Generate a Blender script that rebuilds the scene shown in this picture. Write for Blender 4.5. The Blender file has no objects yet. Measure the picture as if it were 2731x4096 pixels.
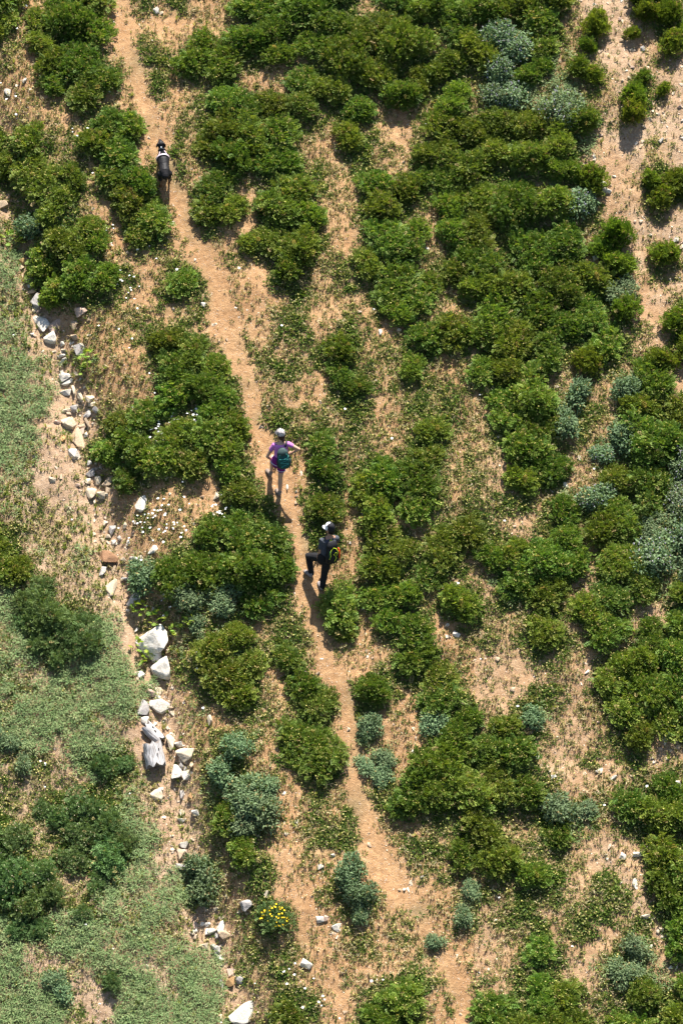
import bpy, bmesh, math, random
import numpy as np
from mathutils import Vector, Matrix, Quaternion

# ------------------------------------------------------------------ camera, sky, sun, exposure
SC = bpy.context.scene
COL = SC.collection
R = math.radians
PITCH, SLOPE, DIST = R(37.0), R(30.0), 60.0
TS = math.tan(SLOPE)
PW, PH = 2731.0, 4096.0
HALF = 11.0                                   # metres from the middle of the frame to its top edge
FPX = (PH / 2) / (HALF / DIST)

cam_data = bpy.data.cameras.new('camera')
cam = bpy.data.objects.new('camera', cam_data)
COL.objects.link(cam)
cam.location = (0, -DIST * math.cos(PITCH), DIST * math.sin(PITCH))
cam.rotation_euler = (math.pi / 2 - PITCH, 0, 0)
cam_data.sensor_fit = 'VERTICAL'
cam_data.sensor_height = 36.0
cam_data.lens = 18.0 / (HALF / DIST)
cam_data.clip_end = 3000
SC.camera = cam

SUN_EL, SUN_AZ = R(67), R(17)                 # azimuth measured from uphill (+Y) towards the right (+X)
SUN_DIR = Vector((math.sin(SUN_AZ) * math.cos(SUN_EL), math.cos(SUN_AZ) * math.cos(SUN_EL), math.sin(SUN_EL)))
world = bpy.data.worlds.new('World')
SC.world = world
world.use_nodes = True
wn = world.node_tree.nodes
sky = wn.new('ShaderNodeTexSky')
sky.sky_type = 'NISHITA'
sky.sun_disc = False
sky.sun_elevation = SUN_EL
sky.sun_rotation = SUN_AZ
world.node_tree.links.new(sky.outputs[0], wn['Background'].inputs[0])
wn['Background'].inputs[1].default_value = 0.06
sun_data = bpy.data.lights.new('sun', 'SUN')
sun_data.energy = 5.0
sun_data.angle = R(0.53)
sun_data.color = (1.0, 0.955, 0.885)
sun = bpy.data.objects.new('sun', sun_data)
sun.rotation_euler = SUN_DIR.to_track_quat('Z', 'Y').to_euler()
sun.location = (10, 20, 60)
COL.objects.link(sun)
SC.view_settings.view_transform = 'Standard'
SC.view_settings.look = 'None'
SC.view_settings.gamma = 1.0
SC.view_settings.use_curve_mapping = False
SC.view_settings.exposure = 1.5
SC.cycles.max_bounces = 6
SC.cycles.diffuse_bounces = 2
SC.cycles.glossy_bounces = 1
SC.cycles.transmission_bounces = 3
SC.cycles.transparent_max_bounces = 2

rng = np.random.default_rng(11)
random.seed(5)

# ------------------------------------------------------------------ plant cover seen in the photograph
# 40 x 60 survey squares of the hillside.  . bare  , sparse  - dry grass  g low green  G bush  D tall bush
# s grey-green forbs  y lush grass  b blue-grey bush  L lilac bush  w white flowers  r rubble  p scree
GRID = """
GwwDGG.,G,|G---GGGDGD|G-GGDGGDDG|DDDgpppGDg
GwGGDG..,.|.--gGGgDDG|GGGDDG-GLL|GGG-Gpp,GG
gwDDGG..g-|-GGGDGGDGG|DDGGDGGGLL|LGD-Gpp,,G
gwwDGGggGG|GDGGgG--GG|GGGDGDDGGL|LDsgGpppgp
wwwGDDGg,G|-gGG-.-GGG|GGGDGGGGGL|LGsgGgpGpp
wwwDDGw-.G|.-gGG--GDG|GGgDDDG-gL|ssLsggpGgp
ww-.-gg-.,|-gGGGGGGDG|Gg-.gGGggL|GLLLgpGGpp
-g--gGGGG.|ggDGDDGGg-|GG-.gGGGGG|GGLDgppppp
GGGggGGG..|G-GDGDGg--|GGg.gGDGDG|GGGDs.ppgp
GDGgggGG.G|G-GDGDgg--|GG--GGGDGG|GGGGr..pgp
DDGGG,GGD.|G,gD-DDGG-|-GgGGGG-GG|GGDGGr.gGG
-DGGggGGG.|.GGg,GGGg-|-GGDG-GGGD|GGbLG.,.GG
,DbGG,,GGg|.GGG,GDGg-|-GGGg-GGGG|GGGbG..pgp
ggbbGgw,GG|.DG,.GGGG-|.GG-G-GGGG|GGGG-G.ppp
ygGGGGw.GG|..g,GGGDD-|.gGG--GGDG|GDGG-Gp,gp
srGDGg-g.-|G..g,,GG,g|GGGGggGGGG|GGDGgGGpgg
srGGG,GG.g|GG.,,.GG--|G-GGGg-GGG|GGGDGGG,gp
ygrGgGGw.G|gG.,,,,G--|,gGGG-gGGG|GDGDGGb.pg
yyrr-r-gg.|gg.,,,gG.-|g,gGGg-GGG|DGGGGGG..G
syrrr-wwGg|Gg.,,,GG,g|Gg.,GGG-GG|GGGgGGgg.G
sy-rr--,,G|GGg.gg,gGG|G-gGGGgGGG|GGGGDGG-,G
ssyryy-wwG|GGG..GGggG|Gg-gG--gGG|GGG-GG-GG,
ssyrr---wG|GDGGg-G,,g|Gggggg-gGg|GG-gg-bGG.
sss.rr--w-|GDGG.-,g,g|GG,gGgG--G|GGGbg-bGbG
ss,rrrgGGw|-GGG.GGgg-|Gg,gg-G--G|GDGbG-bbGG
ss.yr,GGGG|GGGG..GgGg|gg--gGg--G|GGgGg-bGDG
sy,.rGGGGG|GGGGg.g-GG|gg-gGG-g-G|GgG,-LGGG-
sy,r,rGDGg|GG-GG..,gG|-GgGGggg-,|GGG,-gGDGL
yy.,rrrDgw|w,.gG..,GG|.GGG,G-gg,|gGG,-GGGGG
yyg.,rr,rw|wr,GGG..GG|.G,GGG-ggG|Gg-LLGDGbL
gyg-yrrrgw|wwgGGGG.GG|,GG,,GgGG,|.-GgDGGGGG
G---yrrrww|wgGGGGG.GG|,gGD,GgGGg|,gGG.GGbbL
G-y-yyrrrw|GGGGDDG.G-|,GGG-GG.GG|gGGG.GGbLL
GG,-y-rrbb|GGGGGGG..-|.GGgGGG,-G|GGGG,GGgbb
-GG-,yr.gw|gGGGGDG..G|GgG,g-rG,b|GGG-,GGGb-
sGGGg--rrg|gbgbGGG..G|G.GGggGGGg|gGG-GGG,.G
sGGGGgs.gg|-bggg-gg.D|D.GGGr.G--|-GG-GDg,,G
gsGDGss..r|ygbGbgGg-g|g,-GG,,gG-|gGDggGgGGG
ssgGsss..r|ygGbGggG.,|,,,DGG-,,,|,GD-,gGGDG
g-,sssssrr|gGGgG,,G,.|,,gGGG-,,,|.,,,pGGGGD
sgssgssssr|,gGGGg,GG.|GGG,-GG,,,|,GG,gGGgGD
gsssssssrr|r,-GGg-GGg|,G-,gGGG-,|GGg,-gGGGG
sssssy--.r|ry,-gg-GG-|.b,,,bGG,G|-b,,,-GGrG
bss,sss-.r|r-gGb,gGGg|,b.,,GGG.G|Gg,,,gGG,r
ybg,sGGG..|r-gG-,GGGG|g.b,,GGGG.|G-,,g,gGr-
g-g-,sGgy.|r-bGGg,gGG|.,b,GDGGGG|GGr,,,,ggg
g,-g-Ggy-r|r,bbGb,,g-|-gGGgGGGGG|GGg,-gGGGG
g-GGGGGsy,|r.gbbb,,G-|G.GGgGDGDG|gGbGb-GDDG
Gg-GGGGss.|r,gGb-,-gg|G.,-,-gGGg|-gGbg-GGGg
GG-GGbGGs-|r,-gG,..gG|G..gGG-GGg|-gG-,,,,gG
DG-GGGGGs,|r,b-GG.,-,|,..,-gGGGD|Gg-g,p,,GG
GGG,-Ggss,|sbb-gG.-,g|b..,,,-,gG|-GG,-Gr,GG
GGGg-gs-ss|sbb,gg,.,g|bb..,,-bg-|GgG,-GGr-G
GGG-Ggs-ss|-rr-rGG..,|gb,,G,-b,g|G,,gGGgrGG
sGGssssys-|-rrrggg.,r|g-,g,,,g,-|-G,gG.ggrG
ss-sss,sss|s,rrg-gg,,|-g,--b,,,,|gGG-.,gb,G
s.,,-sss.,|sssrg-G-.,|,,-,g.,,,-|ggG,.bGb,r
ss.b,,Gss,|sssrg-gw,.|,-GGGg,.g,|GgG,,bbbb,
sssb.,.sss|sss,,-GGg.|.gGG-.g.,g|gGGG-ggGGG
ssssg.,sss|sssgrgGGg.|,GGGg,.,GG|GGGG-gGgGG
"""
ROWS = [l.replace('|', '') for l in GRID.strip().split('\n')]
assert len(ROWS) == 60 and all(len(r) == 40 for r in ROWS), [(i, len(r)) for i, r in enumerate(ROWS) if len(r) != 40]
GA = np.array([list(r) for r in ROWS])
CELL = PW / 40.0
PROPS = {  # bush, low herbs, dry grass, forbs, lush grass, pebbles, white flowers
    '.': (0, .03, .03, 0, 0, .35, 0), ',': (0, .16, .34, 0, 0, .5, .02), '-': (.03, .42, .85, 0, .05, .25, .03),
    'g': (.25, .9, .4, 0, .05, .1, .02), 'G': (1, .9, .15, 0, .03, .05, .02), 'D': (1, .8, .05, 0, 0, 0, 0),
    's': (0, .1, .08, 1, .12, .05, 0), 'y': (0, .3, .4, .15, .9, .1, .02), 'r': (0, .1, .14, 0, .1, 1, 0),
    'p': (0, .07, .22, 0, 0, 1, 0), 'w': (0, .28, .6, 0, .08, .4, 1), 'L': (1, .5, .2, .2, 0, .1, 0),
    'b': (.9, .5, .2, .25, 0, .1, 0)}
PFIELD = np.array([[PROPS[c] for c in row] for row in GA], dtype=float)      # 60 x 40 x 7

# ------------------------------------------------------------------ noise and terrain
def _hash(ix, iy, seed):
    n = (ix.astype(np.int64) * 374761393 + iy.astype(np.int64) * 668265263 + seed * 1442695041) & 0xffffffff
    n = ((n ^ (n >> 13)) * 1274126177) & 0xffffffff
    return ((n ^ (n >> 16)) & 0xffff) / 65535.0

def vnoise(x, y, seed=0):
    x = np.asarray(x, float); y = np.asarray(y, float)
    ix = np.floor(x); iy = np.floor(y)
    fx = x - ix; fy = y - iy
    fx = fx * fx * (3 - 2 * fx); fy = fy * fy * (3 - 2 * fy)
    a = _hash(ix, iy, seed); b = _hash(ix + 1, iy, seed); c = _hash(ix, iy + 1, seed); d = _hash(ix + 1, iy + 1, seed)
    return (a * (1 - fx) + b * fx) * (1 - fy) + (c * (1 - fx) + d * fx) * fy - 0.5

CP = np.array(cam.location); CF = np.array([0, math.cos(PITCH), -math.sin(PITCH)]); CU = np.array([0, math.sin(PITCH), math.cos(PITCH)])

def project(P):
    d = np.asarray(P, float) - CP
    z = d @ CF
    return np.stack([PW / 2 + FPX * d[..., 0] / z, PH / 2 - FPX * (d @ CU) / z], -1)

def ray(px, py):
    px = np.asarray(px, float); py = np.asarray(py, float)
    a = (px - PW / 2) / FPX; b = (PH / 2 - py) / FPX
    return np.stack([a, CF[1] + b * CU[1], CF[2] + b * CU[2]], -1)

def plane_hit(px, py):
    d = ray(px, py)
    t = (CP[2] - CP[1] * TS) / (d[..., 1] * TS - d[..., 2])
    return CP + d * t[..., None]

GUL = plane_hit(*np.array([(-60, 500), (40, 850), (110, 1080), (220, 1400), (330, 1690), (400, 2000), (470, 2250), (590, 2560), (640, 2800), (690, 3050), (750, 3300), (800, 3500), (870, 3750), (950, 4050), (1080, 4500)], float).T)[:, :2]
TRAIL = plane_hit(*np.array([(440, -200), (470, 120), (560, 400), (640, 640), (690, 780), (760, 950), (860, 1150), (900, 1330), (980, 1500), (1010, 1700), (1080, 1850), (1150, 2040), (1190, 2180), (1230, 2330), (1270, 2520), (1310, 2700), (1390, 2850), (1400, 3050), (1430, 3250), (1500, 3450), (1620, 3600), (1750, 3850), (1900, 4150), (2000, 4500)], float).T)[:, :2]

def polydist(x, y, line):
    best = np.full(np.shape(x), 1e9); side = np.zeros(np.shape(x))
    for (ax, ay), (bx, by) in zip(line[:-1], line[1:]):
        dx, dy = bx - ax, by - ay
        t = np.clip(((x - ax) * dx + (y - ay) * dy) / (dx * dx + dy * dy), 0, 1)
        qx = x - ax - t * dx; qy = y - ay - t * dy
        d = np.hypot(qx, qy)
        cr = dx * qy - dy * qx
        m = d < best
        best = np.where(m, d, best); side = np.where(m, np.where(cr > 0, 1.0, -1.0), side)
    return best, side

def sstep(a, b, x):
    t = np.clip((x - a) / (b - a), 0, 1)
    return t * t * (3 - 2 * t)

def H(x, y):
    x = np.asarray(x, float); y = np.asarray(y, float)
    z = y * TS
    gd, gs = polydist(x, y, GUL)
    sd = gd * gs                                   # > 0 on the right of the gully as seen (line runs downhill)
    near = np.exp(-(np.maximum(np.hypot(x / 14, y / 18), 1) - 1) * 3)
    z = z - near * 0.26 * np.exp(-(gd / 0.42) ** 2)
    z = z + near * 0.42 * sstep(0.15, 1.3, sd)
    td, _ = polydist(x, y, TRAIL)
    tr = np.exp(-(td / 0.35) ** 2)
    z = z - 0.05 * tr
    rough = (1 - 0.75 * tr)
    z = z + rough * (0.30 * vnoise(x / 2.6, y / 2.6, 1) + 0.13 * vnoise(x / 0.9, y / 0.7, 2))
    z = z + (1 - .5 * tr) * (0.05 * vnoise(x / 0.3, y / 0.22, 3) + 0.022 * vnoise(x / 0.11, y / 0.1, 4))
    far = np.hypot(x, y)
    z = z + sstep(25, 120, far) * 10 * vnoise(x / 55, y / 55, 7)
    return z

def hit(px, py):
    d = ray(px, py)
    P = plane_hit(px, py)
    t = (P - CP)[..., 1] / d[..., 1]
    for _ in range(10):
        P = CP + d * t[..., None]
        e = P[..., 2] - H(P[..., 0], P[..., 1])
        t = t + 0.8 * e / (-(d[..., 2]) + TS * d[..., 1])
    return CP + d * t[..., None]

def hit1(px, py):
    return Vector(hit(np.array([px]), np.array([py]))[0])

def normals(x, y, e=0.12):
    hx = (H(x + e, y) - H(x - e, y)) / (2 * e); hy = (H(x, y + e) - H(x, y - e)) / (2 * e)
    n = np.stack([-hx, -hy, np.ones_like(hx)], -1)
    return n / np.linalg.norm(n, axis=-1, keepdims=True)

def warp(px, py, amp=30):
    return (px + amp * 2 * (vnoise(px / 75, py / 75, 21) + .5 * vnoise(px / 30, py / 30, 22)), py + amp * 2 * (vnoise(px / 75, py / 75, 23) + .5 * vnoise(px / 30, py / 30, 24)))

def cover(px, py, soft=True):
    wx, wy = warp(px, py, 22)
    gx = np.clip(wx / CELL - .5, 0, 38.999); gy = np.clip(wy / (PH / 60) - .5, 0, 58.999)
    ix = gx.astype(int); iy = gy.astype(int); fx = (gx - ix)[..., None]; fy = (gy - iy)[..., None]
    F = PFIELD
    return (F[iy, ix] * (1 - fx) + F[iy, ix + 1] * fx) * (1 - fy) + (F[iy + 1, ix] * (1 - fx) + F[iy + 1, ix + 1] * fx) * fy

def kind_at(px, py, amp=14):
    wx, wy = warp(np.asarray(px, float), np.asarray(py, float), amp)
    return GA[np.clip((wy / (PH / 60)).astype(int), 0, 59), np.clip((wx / CELL).astype(int), 0, 39)]

# ------------------------------------------------------------------ materials
def new_mat(name):
    m = bpy.data.materials.new(name)
    m.use_nodes = True
    return m, m.node_tree.nodes, m.node_tree.links, m.node_tree.nodes['Principled BSDF']

def N(nodes, t, **kw):
    n = nodes.new(t)
    for k, v in kw.items():
        setattr(n, k, v)
    return n

def leaf_mat(name, rough=.55, trans=.3, hue=.02, val=.22, spec=.25):
    m, n, l, b = new_mat(name)
    a = N(n, 'ShaderNodeAttribute', attribute_name='Col')
    oi = N(n, 'ShaderNodeObjectInfo')
    hs = N(n, 'ShaderNodeHueSaturation')
    mp = N(n, 'ShaderNodeMapRange'); mp.inputs[3].default_value = .5 - hue; mp.inputs[4].default_value = .5 + hue
    mv = N(n, 'ShaderNodeMapRange'); mv.inputs[3].default_value = 1 - val; mv.inputs[4].default_value = 1 + val
    l.new(oi.outputs['Random'], mp.inputs[0]); l.new(mp.outputs[0], hs.inputs['Hue'])
    ml = N(n, 'ShaderNodeMath', operation='MULTIPLY'); ml.inputs[1].default_value = 7.31
    mf = N(n, 'ShaderNodeMath', operation='FRACT')
    l.new(oi.outputs['Random'], ml.inputs[0]); l.new(ml.outputs[0], mf.inputs[0]); l.new(mf.outputs[0], mv.inputs[0]); l.new(mv.outputs[0], hs.inputs['Value'])
    l.new(a.outputs['Color'], hs.inputs['Color'])
    l.new(hs.outputs[0], b.inputs['Base Color'])
    b.inputs['Roughness'].default_value = rough
    b.inputs['Specular IOR Level'].default_value = spec
    tr = N(n, 'ShaderNodeBsdfTranslucent')
    br = N(n, 'ShaderNodeMixRGB', blend_type='MULTIPLY'); br.inputs[0].default_value = 1; br.inputs[2].default_value = (1.5, 1.45, .7, 1)
    l.new(hs.outputs[0], br.inputs[1]); l.new(br.outputs[0], tr.inputs[0])
    mx = N(n, 'ShaderNodeMixShader'); mx.inputs[0].default_value = trans
    l.new(b.outputs[0], mx.inputs[1]); l.new(tr.outputs[0], mx.inputs[2])
    l.new(mx.outputs[0], n['Material Output'].inputs[0])
    return m

def cloth_mat(name, col, rough=.85, scale=60, var=.25, bump=.15, spec=.2):
    m, n, l, b = new_mat(name)
    tc = N(n, 'ShaderNodeTexCoord')
    nz = N(n, 'ShaderNodeTexNoise'); nz.inputs['Scale'].default_value = scale; nz.inputs['Detail'].default_value = 4
    l.new(tc.outputs['Object'], nz.inputs['Vector'])
    cr = N(n, 'ShaderNodeValToRGB')
    c = np.array(col)
    cr.color_ramp.elements[0].position = .3; cr.color_ramp.elements[1].position = .7
    cr.color_ramp.elements[0].color = (*(c * (1 - var)), 1); cr.color_ramp.elements[1].color = (*np.minimum(c * (1 + var), 1), 1)
    l.new(nz.outputs[0], cr.inputs[0]); l.new(cr.outputs[0], b.inputs['Base Color'])
    b.inputs['Roughness'].default_value = rough; b.inputs['Specular IOR Level'].default_value = spec
    wz = N(n, 'ShaderNodeTexNoise'); wz.inputs['Scale'].default_value = 14; l.new(tc.outputs['Object'], wz.inputs['Vector'])
    bp = N(n, 'ShaderNodeBump'); bp.inputs['Strength'].default_value = bump; bp.inputs['Distance'].default_value = .03
    l.new(wz.outputs[0], bp.inputs['Height']); l.new(bp.outputs[0], b.inputs['Normal'])
    return m

def ground_mat():
    m, n, l, b = new_mat('dry_soil')
    tc = N(n, 'ShaderNodeTexCoord')
    def noise(scale, detail=6, rough=.6):
        z = N(n, 'ShaderNodeTexNoise'); z.inputs['Scale'].default_value = scale; z.inputs['Detail'].default_value = detail; z.inputs['Roughness'].default_value = rough
        l.new(tc.outputs['Object'], z.inputs['Vector']); return z
    def ramp(src, stops):
        r = N(n, 'ShaderNodeValToRGB'); e = r.color_ramp.elements
        e[0].position, e[0].color = stops[0][0], (*stops[0][1], 1); e[1].position, e[1].color = stops[1][0], (*stops[1][1], 1)
        for p, c in stops[2:]:
            x = e.new(p); x.color = (*c, 1)
        l.new(src, r.inputs[0]); return r
    n1 = noise(1.1, 5); n2 = noise(9, 8, .7); n3 = noise(55, 5, .7)
    base = ramp(n2.outputs[0], [(.28, (.25, .165, .108)), (.72, (.50, .375, .270)), (.5, (.40, .285, .196))])
    big = ramp(n1.outputs[0], [(.35, (.90, .84, .78)), (.65, (1.06, 1.05, 1.02))])
    mul = N(n, 'ShaderNodeMixRGB', blend_type='MULTIPLY'); mul.inputs[0].default_value = 1
    l.new(base.outputs[0], mul.inputs[1]); l.new(big.outputs[0], mul.inputs[2])
    fine = ramp(n3.outputs[0], [(.3, (.62, .60, .58)), (.7, (1.25, 1.24, 1.22))])
    mul2 = N(n, 'ShaderNodeMixRGB', blend_type='MULTIPLY'); mul2.inputs[0].default_value = .8
    l.new(mul.outputs[0], mul2.inputs[1]); l.new(fine.outputs[0], mul2.inputs[2])
    # soil tone of the place (orange loam of the left bank, greyer scree on the right, plant litter under the plants)
    at = N(n, 'ShaderNodeAttribute', attribute_name='Col')
    mul3 = N(n, 'ShaderNodeMixRGB', blend_type='MULTIPLY'); mul3.inputs[0].default_value = 1
    l.new(mul2.outputs[0], mul3.inputs[1]); l.new(at.outputs['Color'], mul3.inputs[2])
    # small embedded gravel
    vo = N(n, 'ShaderNodeTexVoronoi'); vo.inputs['Scale'].default_value = 26; l.new(tc.outputs['Object'], vo.inputs['Vector'])
    gr = N(n, 'ShaderNodeMapRange'); gr.inputs[1].default_value = .18; gr.inputs[2].default_value = .30; gr.inputs[3].default_value = 1; gr.inputs[4].default_value = 0
    l.new(vo.outputs['Distance'], gr.inputs[0])
    sp = N(n, 'ShaderNodeSeparateColor'); l.new(vo.outputs['Color'], sp.inputs[0])
    pick = N(n, 'ShaderNodeMath', operation='GREATER_THAN'); pick.inputs[1].default_value = .62; l.new(sp.outputs[0], pick.inputs[0])
    gm = N(n, 'ShaderNodeMath', operation='MULTIPLY'); l.new(gr.outputs[0], gm.inputs[0]); l.new(pick.outputs[0], gm.inputs[1])
    gcol = ramp(sp.outputs[1], [(0, (.40, .29, .20)), (1, (.60, .48, .36))])
    mg = N(n, 'ShaderNodeMixRGB'); l.new(gm.outputs[0], mg.inputs[0]); l.new(mul3.outputs[0], mg.inputs[1]); l.new(gcol.outputs[0], mg.inputs[2])
    l.new(mg.outputs[0], b.inputs['Base Color'])
    b.inputs['Roughness'].default_value = .95; b.inputs['Specular IOR Level'].default_value = .1
    ad = N(n, 'ShaderNodeMath', operation='MULTIPLY_ADD'); ad.inputs[1].default_value = .5; l.new(gm.outputs[0], ad.inputs[0]); l.new(n3.outputs[0], ad.inputs[2])
    ad2 = N(n, 'ShaderNodeMath', operation='MULTIPLY_ADD'); ad2.inputs[1].default_value = 1.4; l.new(n2.outputs[0], ad2.inputs[0]); l.new(ad.outputs[0], ad2.inputs[2])
    bp = N(n, 'ShaderNodeBump'); bp.inputs['Strength'].default_value = .9; bp.inputs['Distance'].default_value = .035
    l.new(ad2.outputs[0], bp.inputs['Height']); l.new(bp.outputs[0], b.inputs['Normal'])
    return m

def rock_mat(name, attr=False):
    m, n, l, b = new_mat(name)
    tc = N(n, 'ShaderNodeTexCoord'); oi = N(n, 'ShaderNodeObjectInfo')
    ad = N(n, 'ShaderNodeVectorMath', operation='ADD'); l.new(tc.outputs['Object'], ad.inputs[0])
    if not attr:
        l.new(oi.outputs['Location'], ad.inputs[1])
    nz = N(n, 'ShaderNodeTexNoise'); nz.inputs['Scale'].default_value = 9; nz.inputs['Detail'].default_value = 8; nz.inputs['Roughness'].default_value = .65
    l.new(ad.outputs[0], nz.inputs['Vector'])
    cr = N(n, 'ShaderNodeValToRGB'); e = cr.color_ramp.elements
    e[0].position, e[0].color = .3, (.62, .57, .50, 1); e[1].position, e[1].color = .68, (1.12, 1.1, 1.08, 1)
    l.new(nz.outputs[0], cr.inputs[0])
    mu = N(n, 'ShaderNodeMixRGB', blend_type='MULTIPLY'); mu.inputs[0].default_value = 1
    l.new(cr.outputs[0], mu.inputs[1])
    if attr:
        a = N(n, 'ShaderNodeAttribute', attribute_name='Col'); l.new(a.outputs['Color'], mu.inputs[2])
    else:
        l.new(oi.outputs['Color'], mu.inputs[2])
    l.new(mu.outputs[0], b.inputs['Base Color'])
    b.inputs['Roughness'].default_value = .9; b.inputs['Specular IOR Level'].default_value = .2
    n2 = N(n, 'ShaderNodeTexNoise'); n2.inputs['Scale'].default_value = 30; n2.inputs['Detail'].default_value = 6; l.new(ad.outputs[0], n2.inputs['Vector'])
    bp = N(n, 'ShaderNodeBump'); bp.inputs['Strength'].default_value = .55; bp.inputs['Distance'].default_value = .03
    l.new(n2.outputs[0], bp.inputs['Height']); l.new(bp.outputs[0], b.inputs['Normal'])
    return m

def skin_mat(name, col):
    m, n, l, b = new_mat(name)
    tc = N(n, 'ShaderNodeTexCoord'); nz = N(n, 'ShaderNodeTexNoise'); nz.inputs['Scale'].default_value = 18; nz.inputs['Detail'].default_value = 4
    l.new(tc.outputs['Object'], nz.inputs['Vector'])
    cr = N(n, 'ShaderNodeValToRGB'); c = np.array(col)
    cr.color_ramp.elements[0].position = .3; cr.color_ramp.elements[1].position = .75
    cr.color_ramp.elements[0].color = (*(c * .86), 1); cr.color_ramp.elements[1].color = (*(c * 1.1), 1)
    l.new(nz.outputs[0], cr.inputs[0]); l.new(cr.outputs[0], b.inputs['Base Color'])
    b.inputs['Roughness'].default_value = .5; b.inputs['Subsurface Weight'].default_value = .12; b.inputs['Subsurface Radius'].default_value = (.02, .008, .005); b.inputs['Subsurface Scale'].default_value = .3
    return m

M = {}
M['ground'] = ground_mat()
M['leaf'] = leaf_mat('bush_leaf')
M['herb'] = leaf_mat('low_herb_leaf', hue=0, val=0)
M['sage'] = leaf_mat('grey_green_leaf', rough=.7, trans=.2, hue=.02, val=.15)
M['straw'] = leaf_mat('dry_straw', rough=.8, trans=.2, hue=0, val=0, spec=.1)
M['petal'] = leaf_mat('petal', rough=.8, trans=.2, hue=.01, val=.05, spec=.1)
M['stem'] = cloth_mat('woody_stem', (.16, .12, .07), scale=30)
M['rock'] = rock_mat('limestone')
M['pebble'] = rock_mat('gravel_stone', attr=True)

# ------------------------------------------------------------------ mesh helpers
def mesh_np(name, V, F, C=None, smooth=False):
    """V (n,3) float, F (m,k) int, C (n,3) linear colours"""
    me = bpy.data.meshes.new(name)
    V = np.ascontiguousarray(V, dtype=np.float32); F = np.ascontiguousarray(F, dtype=np.int32)
    k = F.shape[1]
    me.vertices.add(len(V)); me.vertices.foreach_set('co', V.ravel())
    me.loops.add(F.size); me.loops.foreach_set('vertex_index', F.ravel())
    me.polygons.add(len(F))
    me.polygons.foreach_set('loop_start', np.arange(0, F.size, k, dtype=np.int32))
    me.polygons.foreach_set('loop_total', np.full(len(F), k, dtype=np.int32))
    me.polygons.foreach_set('use_smooth', np.full(len(F), smooth))
    if C is not None:
        ca = me.color_attributes.new('Col', 'FLOAT_COLOR', 'POINT')
        cc = np.ones((len(V), 4), dtype=np.float32); cc[:, :3] = C
        ca.data.foreach_set('color', cc.ravel())
    me.update(calc_edges=True)
    return me

def link(name, me, mat=None, parent=None):
    o = bpy.data.objects.new(name, me)
    COL.objects.link(o)
    if mat is not None and me is not None and len(me.materials) == 0:
        me.materials.append(mat)
    if parent is not None:
        o.parent = parent
    return o

def tag(o, label=None, cat=None, group=None, kind=None):
    for k, v in (('label', label), ('category', cat), ('group', group), ('kind', kind)):
        if v:
            o[k] = v
    return o

def unit(v):
    return v / np.maximum(np.linalg.norm(v, axis=-1, keepdims=True), 1e-9)

def frames(d, up):
    """rotation matrices whose Y column is d and Z column is near up"""
    d = unit(d); x = unit(np.cross(d, up)); z = np.cross(x, d)
    return np.stack([x, d, z], -1)

def scatter(TV, TF, Rm, s, t, col=None, tcol=None):
    """copies of template TV/TF at N transforms -> V, F, C"""
    n = len(t); k = len(TV)
    s = np.asarray(s, float)
    S = s[:, None, None] if s.ndim == 1 else s[:, None, :]
    V = np.einsum('nij,nkj->nki', Rm, TV[None] * S) + t[:, None, :]
    F = TF[None] + (np.arange(n) * k)[:, None, None]
    C = None
    if col is not None:
        C = np.repeat(col[:, None, :], k, 1)
        if tcol is not None:
            C = C * tcol[None]
        C = C.reshape(-1, 3)
    return V.reshape(-1, 3), F.reshape(-1, TF.shape[1]), C

def cat_parts(parts):
    Vs, Fs, Cs, o = [], [], [], 0
    for V, F, C in parts:
        Vs.append(V); Fs.append(F + o); Cs.append(C); o += len(V)
    return np.concatenate(Vs), np.concatenate(Fs), (np.concatenate(Cs) if Cs[0] is not None else None)

def rand_dirs(n, zmin=-1.0, g=rng):
    z = g.uniform(zmin, 1, n); a = g.uniform(0, 2 * math.pi, n); r = np.sqrt(1 - z * z)
    return np.stack([r * np.cos(a), r * np.sin(a), z], -1)

def pinnate(pairs=6, droop=.35, wid=.30, lw=.085):
    """feather leaf of unit length along +Y, arching downwards"""
    V, F = [], []
    def P(t):
        return np.array([0, t, .12 * math.sin(t * 2.2) - droop * t * t])
    def leaflet(base, tip, side):
        mid = (base * .45 + tip * .55); ax = unit(tip - base); w = np.cross(ax, [0, 0, 1]); w = unit(w) * lw
        i = len(V); V.extend([base, mid + w + [0, 0, .03], tip, mid - w + [0, 0, .0]]); F.extend([(i, i + 1, i + 2), (i, i + 2, i + 3)])
    for k in range(pairs):
        t = .18 + .74 * k / (pairs - 1)
        L = wid * (1 - .45 * abs(t - .5) * 1.6)
        for s in (-1, 1):
            b = P(t); leaflet(b, b + np.array([s * L, L * .45, -.04]), s)
    leaflet(P(.92), P(.92) + np.array([0, .2, -.12]), 1)
    return np.array(V), np.array(F)

def narrow_leaf(n=1, w=.09, bend=.25):
    V = np.array([[0, 0, 0], [-w, .4, .10], [w, .4, .10], [-w * .8, .75, .02], [w * .8, .75, .02], [0, 1, -bend]])
    F = np.array([[0, 2, 1], [1, 2, 4], [1, 4, 3], [3, 4, 5]])
    return V, F

def rosette(leaf, k, tilt, spread=.15, g=rng):
    V0, F0 = leaf
    a = np.arange(k) * 2.4 + g.uniform(0, 6)
    el = g.uniform(tilt[0], tilt[1], k)
    d = np.stack([np.cos(a) * np.cos(el), np.sin(a) * np.cos(el), np.sin(el)], -1)
    Rm = frames(d, np.array([0, 0, 1.0]))
    V, F, _ = scatter(V0, F0, Rm, g.uniform(.6, 1.1, k), np.stack([np.cos(a), np.sin(a), np.zeros(k)], -1) * spread * .3)
    return V, F

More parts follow.
